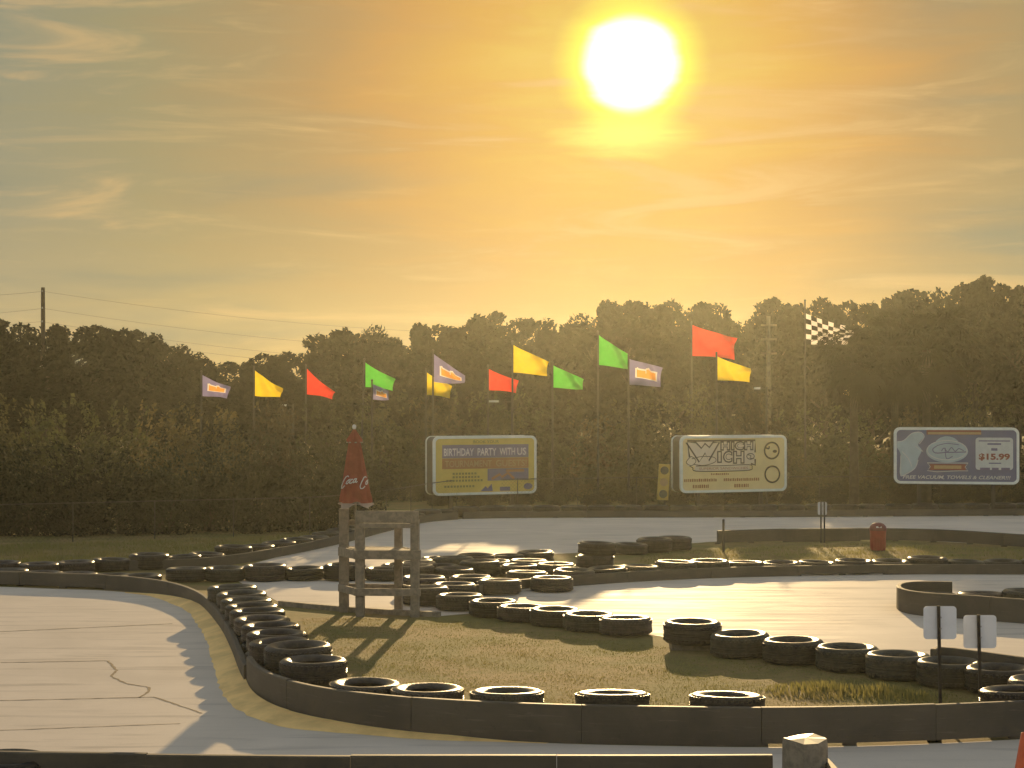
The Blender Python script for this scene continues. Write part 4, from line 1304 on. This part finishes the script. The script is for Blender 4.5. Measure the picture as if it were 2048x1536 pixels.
def shrub_mesh(seed, H, wid, clumps, leaves, size, m):
    rnd = random.Random(seed)
    tb, cb = MB(), MB()
    for k in range(clumps):
        a = rnd.uniform(0, 6.283); rr = wid / 2 * 0.72 * math.sqrt(rnd.random())
        r = wid * rnd.uniform(0.16, 0.26)
        z = r * 0.45 + (H - r * 1.35) * (k / clumps) ** 1.2 * (1 - 0.45 * (rr / (wid / 2)))
        c = Vector((rr * math.cos(a), rr * math.sin(a), z))
        leaf_quads(cb, rnd, c, (r, r, r * 0.85), leaves // clumps, size, shell=0.5)
        tb.tube([(rr * 0.2 * math.cos(a), rr * 0.2 * math.sin(a), 0), c * 0.6, c], [0.05, 0.035, 0.01], 5, cap=False)
    # stray shoots
    for k in range(30):
        a = rnd.uniform(0, 6.283); rr = wid / 2 * rnd.random() * 0.8
        c = Vector((rr * math.cos(a), rr * math.sin(a), H * rnd.uniform(0.75, 1.02)))
        leaf_quads(cb, rnd, c, (0.12, 0.12, 0.3), 8, size)
    t_o = tb.build('stem', M['bark']); c_o = cb.build('foliage', m)
    tm, cm = t_o.data, c_o.data
    bpy.data.objects.remove(t_o); bpy.data.objects.remove(c_o)
    return tm, cm


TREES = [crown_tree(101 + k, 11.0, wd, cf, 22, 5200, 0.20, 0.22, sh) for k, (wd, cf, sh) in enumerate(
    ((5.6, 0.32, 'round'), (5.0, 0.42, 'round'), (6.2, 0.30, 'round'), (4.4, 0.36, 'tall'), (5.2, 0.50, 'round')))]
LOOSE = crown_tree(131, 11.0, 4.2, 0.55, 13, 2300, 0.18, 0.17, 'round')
SHR_D = [shrub_mesh(201 + k, 3.2, 3.6, 16, 5200, 0.085, M['leaf_dark']) for k in range(3)]
SHR_O = [shrub_mesh(211 + k, 4.2, 4.4, 18, 5600, 0.105, M['leaf_olive']) for k in range(3)]
SHR_B = [shrub_mesh(221 + k, 4.0, 4.2, 18, 5200, 0.105, M['leaf_brown']) for k in range(2)]

LAND = [(-60, 'the left edge'), (86, 'the utility pole'), (240, 'the hedge middle'), (405, 'the leftmost violet flag'), (510, 'the leftmost yellow flag'), (625, 'the leftmost red flag'), (745, 'the leftmost green flag'),
        (880, 'the creased violet flag'), (985, 'the second red flag'), (1055, 'the large middle yellow flag'), (1130, 'the ragged green flag'), (1225, 'the tall green flag'),
        (1300, 'the rightmost violet flag'), (1410, 'the largest red flag'), (1470, 'the rightmost yellow flag'), (1537, 'the pale pole'), (1650, 'the chequered flag'), (1760, 'the left palm crown'), (1850, 'the right palm crown'), (1950, 'the price billboard'), (2060, 'the right edge')]
used = {}


def where_label(fmt, px):
    lx, ln = min(LAND, key=lambda q: abs(q[0] - px))
    rel = 'behind' if abs(px - lx) < 14 else ('a little left of' if px < lx else 'a little right of')
    lb = fmt.replace('#', rel + ' ' + ln)
    if lb in used: lb = fmt.replace('#', rel.replace('a little ', 'farther ').replace('behind', 'squarely behind') + ' ' + ln)
    if lb in used: print('DUP', lb)
    used[lb] = used.get(lb, 0) + 1
    return lb


rv = random.Random(5)


def put_tree(meshes, loc, s, name, label, cat, group, parts=('trunk', 'crown')):
    root = thing(name, loc, label, cat, group, rv.uniform(0, 6.283))
    root.scale = s
    for pn, me in zip(parts, meshes): link(pn, me, root)
    return root


SKY = [(-120, 640), (0, 634), (20, 632), (45, 662), (70, 655), (110, 650), (150, 646), (190, 655), (230, 652), (270, 668), (300, 655), (330, 672), (370, 690), (410, 708), (445, 715),
       (480, 724), (515, 720), (545, 718), (575, 700), (610, 672), (650, 656), (690, 660), (730, 648), (770, 650), (800, 640), (840, 646), (880, 652), (910, 658),
       (935, 635), (965, 620), (1000, 632), (1040, 634), (1080, 624), (1120, 620), (1150, 632), (1190, 602), (1215, 594), (1240, 604), (1280, 600), (1325, 588),
       (1360, 608), (1400, 600), (1435, 600), (1470, 606), (1500, 622), (1540, 600), (1565, 588), (1600, 610), (1650, 594), (1700, 590), (1750, 586), (1810, 576),
       (1860, 584), (1900, 566), (1935, 546), (1965, 562), (2005, 566), (2060, 572), (2200, 570)]


def sky_y(px):
    for (a, ya), (b, yb) in zip(SKY[:-1], SKY[1:]):
        if a <= px <= b: return ya + (yb - ya) * (px - a) / (b - a)
    return SKY[-1][1] if px > 0 else SKY[0][1]


# skyline row
px = -110
k = 0
while px < 2170:
    Y = 79 + rv.uniform(-1.5, 1.5) + (6.5 if 1330 < px < 1560 else 0)
    y = sky_y(px) + rv.uniform(-5, 7)
    Ht = at(px, y, Y).z
    p = at(px, 800, Y)
    lab = where_label('dark pine on the skyline #', px)
    sxy = rv.uniform(0.75, 0.98) * (Ht / 11) ** 0.5
    put_tree(TREES[k % 5], (p.x, p.y, 0), (sxy, sxy, Ht / 11.0), 'pine_tree', lab, 'tree', 'trees of the dark wood behind the flags')
    px += rv.uniform(62, 84); k += 1
for px, y, lb in ((15, 634, 'loose crowned tree rising at the left edge beside the utility pole'), (1565, 588, 'loose open crowned tree topping the skyline right of the pale pole'),
                  (1937, 546, 'highest open crowned tree on the skyline, above the price billboard'), (2008, 562, 'open crowned tree on the skyline near the right edge'),
                  (302, 656, 'open crowned tree on the skyline right of the utility pole'), (962, 618, 'open crowned tree peaking above the second red flag')):
    Y = 85; p = at(px, 800, Y); Ht = at(px, y, Y).z
    put_tree(LOOSE, (p.x, p.y, 0), (0.9, 0.9, Ht / 11.0), 'open_tree', lb, 'tree', 'open crowned trees on the skyline')
# second row, lower and nearer, closing the gaps
px = -90; k = 2
while px < 2150:
    Y = 72.5 + rv.uniform(-1.5, 1.5) + (7.5 if 1300 < px < 1560 else 0)
    y = sky_y(px) + rv.uniform(38, 75)
    Ht = max(at(px, y, Y).z, 4.5)
    p = at(px, 800, Y)
    lab = where_label('lower dark tree in the wood, #', px)
    put_tree(TREES[k % 5], (p.x, p.y, 0), (0.86, 0.86, Ht / 11.0), 'broadleaf_tree', lab, 'tree', 'lower trees of the wood behind the flags')
    px += rv.uniform(80, 105); k += 1
# the wood goes on behind: one mass nobody could count
mb = MB(); rnd = random.Random(66)
for k in range(90):
    x = -60 + 120 * k / 89 + rnd.uniform(-1, 1); Y = rnd.uniform(100, 125)
    hx = max(3.0, at(1024 + x / Y * 2700, sky_y(1024 + x / Y * 2700) + 45, Y).z)
    leaf_quads(mb, rnd, Vector((x, Y * K, hx * 0.52)), (2.6, 2.4, hx * 0.50), 700, 0.34, shell=0.4)
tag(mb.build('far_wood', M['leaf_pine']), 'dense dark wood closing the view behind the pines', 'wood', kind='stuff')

# shrub belt
px = 30; k = 0
shr = 0
for px in range(-130, 720, 92):
    Y = 45.2 + px / 680 * 1.9 + rv.uniform(-0.3, 0.5); y = 893 + rv.uniform(-18, 20) - 8 * (px > 420); Ht = at(px, y, Y).z; p = at(px, 900, Y)
    put_tree(SHR_D[k % 3], (p.x, p.y, 0), (0.8, 0.8, Ht / 3.2), 'hedge_shrub', where_label('dark hedge shrub #', px), 'shrub', 'dark hedge behind the wire fence', ('stem', 'foliage')); k += 1
for px in range(-110, 760, 112):
    Y = 57 + rv.uniform(-1.5, 2); y = 812 + rv.uniform(-28, 30); Ht = at(px, y, Y).z; p = at(px, 900, Y)
    kind = SHR_B if 330 < px < 640 else SHR_O
    put_tree(kind[k % len(kind)], (p.x, p.y, 0), (0.85, 0.85, Ht / 4.1), 'tall_shrub', where_label('tall loose bush over the hedge, #', px), 'shrub', 'tall bushes over the hedge', ('stem', 'foliage')); k += 1
for px in range(770, 2170, 104):
    Y = 67 + rv.uniform(-1.5, 2.0); y = 800 + rv.uniform(-26, 40); Ht = at(px, y, Y).z; p = at(px, 900, Y)
    kind = (SHR_O, SHR_B, SHR_O)[k % 3]
    put_tree(kind[k % len(kind)], (p.x, p.y, 0), (1.0, 1.0, Ht / 4.1), 'tall_shrub', where_label('tall olive bush above the billboards, #', px), 'shrub', 'tall bushes above the billboards', ('stem', 'foliage')); k += 1
for px in range(760, 2150, 88):
    Y = 60.2 + rv.uniform(-0.6, 0.6); y = 905 + rv.uniform(-22, 26); Ht = at(px, y, Y).z; p = at(px, 900, Y)
    kind = SHR_O if k % 4 else SHR_D
    put_tree(kind[k % 3], (p.x, p.y, 0), (0.72, 0.72, Ht / 4.1), 'low_shrub', where_label('low bush #', px), 'shrub', 'low bushes behind the billboards', ('stem', 'foliage')); k += 1


for px in range(880, 2160, 78):
    Y = 57.4 + rv.uniform(-0.2, 0.2); y = 978 + rv.uniform(-14, 10); Ht = at(px, y, Y).z; p = at(px, 900, Y)
    put_tree(SHR_D[k % 3], (p.x, p.y, 0), (0.50, 0.32, Ht / 3.2), 'ground_shrub', where_label('dark scrub by the billboards, #', px), 'shrub', 'dark scrub at the foot of the billboards', ('stem', 'foliage')); k += 1


# ------------------------------------------------------------------ palms
def palm_meshes(seed, H, R0, nf):
    rnd = random.Random(seed); tb, cb = MB(), MB()
    tb.tube([(0, 0, 0), (0.05, 0, H * 0.5), (0, 0, H)], [0.24, 0.18, 0.17], 10)
    for k in range(14):
        a = rnd.uniform(0, 6.28); z = H - rnd.uniform(0.0, 1.2)
        tb.tube([(0.15 * math.cos(a), 0.15 * math.sin(a), z - 0.3), (0.3 * math.cos(a), 0.3 * math.sin(a), z)], [0.05, 0.02], 5)
    for f in range(nf):
        az = rnd.uniform(0, 6.283); el = R(rnd.uniform(-55, 80))
        L = R0 * rnd.uniform(0.75, 1.05)
        dirh = Vector((math.cos(az), math.sin(az), 0))
        pts = []; pos = Vector((0, 0, H)); e = el
        for s in range(8):
            pts.append(pos.copy())
            pos = pos + (dirh * math.cos(e) + Vector((0, 0, math.sin(e)))) * (L * 0.62 / 7); e -= R(5)
        cb.tube(pts, [0.025 - 0.002 * i for i in range(8)], 4, cap=False)
        tip = pts[-1]; fd = (pts[-1] - pts[-2]).normalized()
        side = fd.cross(Vector((0, 0, 1))).normalized(); upv = side.cross(fd)
        for q in range(26):                              # fan blade segments drooping at the tips
            aa = R(-120 + 240 * q / 25)
            d = (fd * math.cos(aa) + side * math.sin(aa)).normalized()
            LL = L * 0.42 * rnd.uniform(0.8, 1.1)
            p1 = tip + d * LL * 0.6 + upv * rnd.uniform(-0.05, 0.08); p2 = tip + d * LL + Vector((0, 0, -0.22 * LL - rnd.uniform(0, 0.15)))
            wv = d.cross(upv).normalized() * 0.035
            k = len(cb.v)
            cb.v += [tuple(tip), tuple(p1 - wv), tuple(p1 + wv), tuple(p2)]
            cb.f += [(k, k + 1, k + 2), (k + 1, k + 3, k + 2)]; cb.mi += [0, 0]
    t_o = tb.build('trunk', M['bark'], smooth=50); c_o = cb.build('crown', M['palm'])
    tm, cm = t_o.data, c_o.data; bpy.data.objects.remove(t_o); bpy.data.objects.remove(c_o)
    return tm, cm


PALMS = [palm_meshes(301, 6.4, 2.5, 60), palm_meshes(302, 6.9, 2.9, 70)]
for px, yc, Y, m_, s, lb in ((1708, 726, 57.0, 0, 0.95, 'left palm tree, its crown overlapping the chequered flag'), (1790, 700, 60.0, 1, 0.95, 'middle palm tree with the tallest crown, between two others'),
                             (1852, 700, 57.5, 1, 1.0, 'right palm tree with a broad drooping crown above the price billboard')):
    p = at(px, yc, Y); H0 = (6.4, 6.9)[m_]
    put_tree(PALMS[m_], (p.x, p.y, 0), (s, s, p.z / H0), 'palm_tree', lb, 'palm tree', 'palm trees left of the price billboard')

# ------------------------------------------------------------------ wire fence
fpath = [G(-200, 1094), G(0, 1089), (G(340, 1078)), G(680, 1067), G(800, 1044), G(900, 1022), G(1300, 1014), G(1800, 1012), G(2200, 1011)]
fp = resample([Vector((p.x, p.y)) for p in fpath], 2.6)
f0 = fp[0]
fe = thing('wire_fence', (f0.x, f0.y, 0), 'low chain link fence in front of the dark hedge', 'fence')
for q in fp:
    d = q - f0
    mb = MB(); mb.tube([(d.x, d.y, 0), (d.x, d.y, 1.28)], 0.02, 6); mb.build('post', M['steel_dark'], fe)
mb = MB(); mb.tube([(q.x - f0.x, q.y - f0.y, 1.25) for q in fp], 0.02, 5); mb.build('top_rail', M['steel_dark'], fe)
mb = MB()
fine = resample([Vector((q.x, q.y)) for q in fp], 0.15)
for i in range(len(fine) - 8):
    for j, sgn in ((8, 1), (8, -1)):
        a = fine[i] - f0; b = fine[i + j] - f0
        z0, z1 = (0.03, 1.23) if sgn > 0 else (1.23, 0.03)
        k = len(mb.v)
        t = 0.0028
        mb.v += [(a.x, a.y, z0 - t), (b.x, b.y, z1 - t), (b.x, b.y, z1 + t), (a.x, a.y, z0 + t)]
        mb.f.append((k, k + 1, k + 2, k + 3)); mb.mi.append(0)
mb.build('wire_mesh', M['steel_dark'], fe)


# ------------------------------------------------------------------ grass
def point_in(poly, x, y):
    c = False; n = len(poly); j = n - 1
    for i in range(n):
        if ((poly[i].y > y) != (poly[j].y > y)) and (x < (poly[j].x - poly[i].x) * (y - poly[i].y) / (poly[j].y - poly[i].y) + poly[i].x): c = not c
        j = i
    return c


def grass(name, px, count, h0, h1, seed, label, tuft=None):
    rnd = random.Random(seed); P = [G(x, y) for x, y in px]
    x0 = min(p.x for p in P); x1 = max(p.x for p in P); y0 = min(p.y for p in P); y1 = max(p.y for p in P)
    mb = MB(); got = 0
    while got < count:
        x = rnd.uniform(x0, x1); y = rnd.uniform(y0, y1)
        if not point_in(P, x, y): continue
        # patchy
        dens = 0.55 + 0.45 * math.sin(x * 2.1 + 1.3 * math.sin(y * 1.7)) * math.sin(y * 2.7 + x)
        if rnd.random() > 0.35 + 0.65 * dens: continue
        h = rnd.uniform(h0, h1) * (0.6 + 0.6 * dens)
        if tuft:
            for tx, ty, tr, th in tuft:
                q = math.hypot(x - tx, (y - ty) * 1.2) / tr
                if q < 1: h = max(h, th * (1.2 - q) * rnd.uniform(0.6, 1.1))
        a = rnd.uniform(0, 6.28); ln = rnd.uniform(0.1, 0.7) * h; w = 0.006 + 0.05 * h
        k = len(mb.v)
        mb.v += [(x - w * math.cos(a), y - w * math.sin(a), 0), (x + w * math.cos(a), y + w * math.sin(a), 0), (x + ln * math.sin(a * 1.7), y + ln * math.cos(a * 1.7), h)]
        mb.f.append((k, k + 1, k + 2)); mb.mi.append(0); got += 1
    tag(mb.build(name, M['grass']), label, 'grass', kind='stuff')


t1, t2, t3 = G(1640, 1385), G(1760, 1390), G(1830, 1395)
grass('grass', [(600, 1236), (700, 1236), (880, 1240), (1000, 1246), (1250, 1282), (1450, 1312), (1640, 1338), (1800, 1352), (1960, 1395), (2000, 1420), (1900, 1470), (1550, 1478), (1100, 1470), (860, 1455),
                (740, 1410), (660, 1350), (620, 1290)], 36000, 0.010, 0.028, 1, 'short olive grass of the near island', [(t1.x, t1.y, 1.0, 0.20), (t2.x, t2.y, 0.9, 0.19), (t3.x, t3.y, 0.7, 0.16)])
grass('grass', [(1290, 1112), (1440, 1098), (1700, 1088), (1900, 1092), (2150, 1108), (2150, 1140), (1800, 1140), (1450, 1142), (1250, 1150)], 14000, 0.03, 0.09, 2, 'grass of the infield round the red bin')
grass('grass', [(-150, 1094), (0, 1090), (340, 1080), (680, 1068), (640, 1074), (540, 1096), (440, 1112), (300, 1120), (150, 1128), (-150, 1134)], 14000, 0.04, 0.13, 3, 'shaded grass strip in front of the fence at left')

# ------------------------------------------------------------------ haze
mb = MB(); mb.box((0, 80, 5.8), (200, 190, 13.6))
hz_o = mb.build('haze', None)
hm = bpy.data.materials.new('haze_air'); hm.use_nodes = True
ht = NT(hm.node_tree)
for nd in list(ht.n): ht.n.remove(nd)
pv = ht.new('ShaderNodeVolumePrincipled')
pv.inputs['Color'].default_value = (0.90, 0.92, 0.74, 1.0)
pv.inputs['Density'].default_value = 0.00029
pv.inputs['Anisotropy'].default_value = 0.82
mo = ht.new('ShaderNodeOutputMaterial'); ht.l.new(pv.outputs[0], mo.inputs['Volume'])
hz_o.data.materials.clear(); hz_o.data.materials.append(hm)
tag(hz_o, 'thin golden evening haze over the whole track', 'haze', kind='stuff')
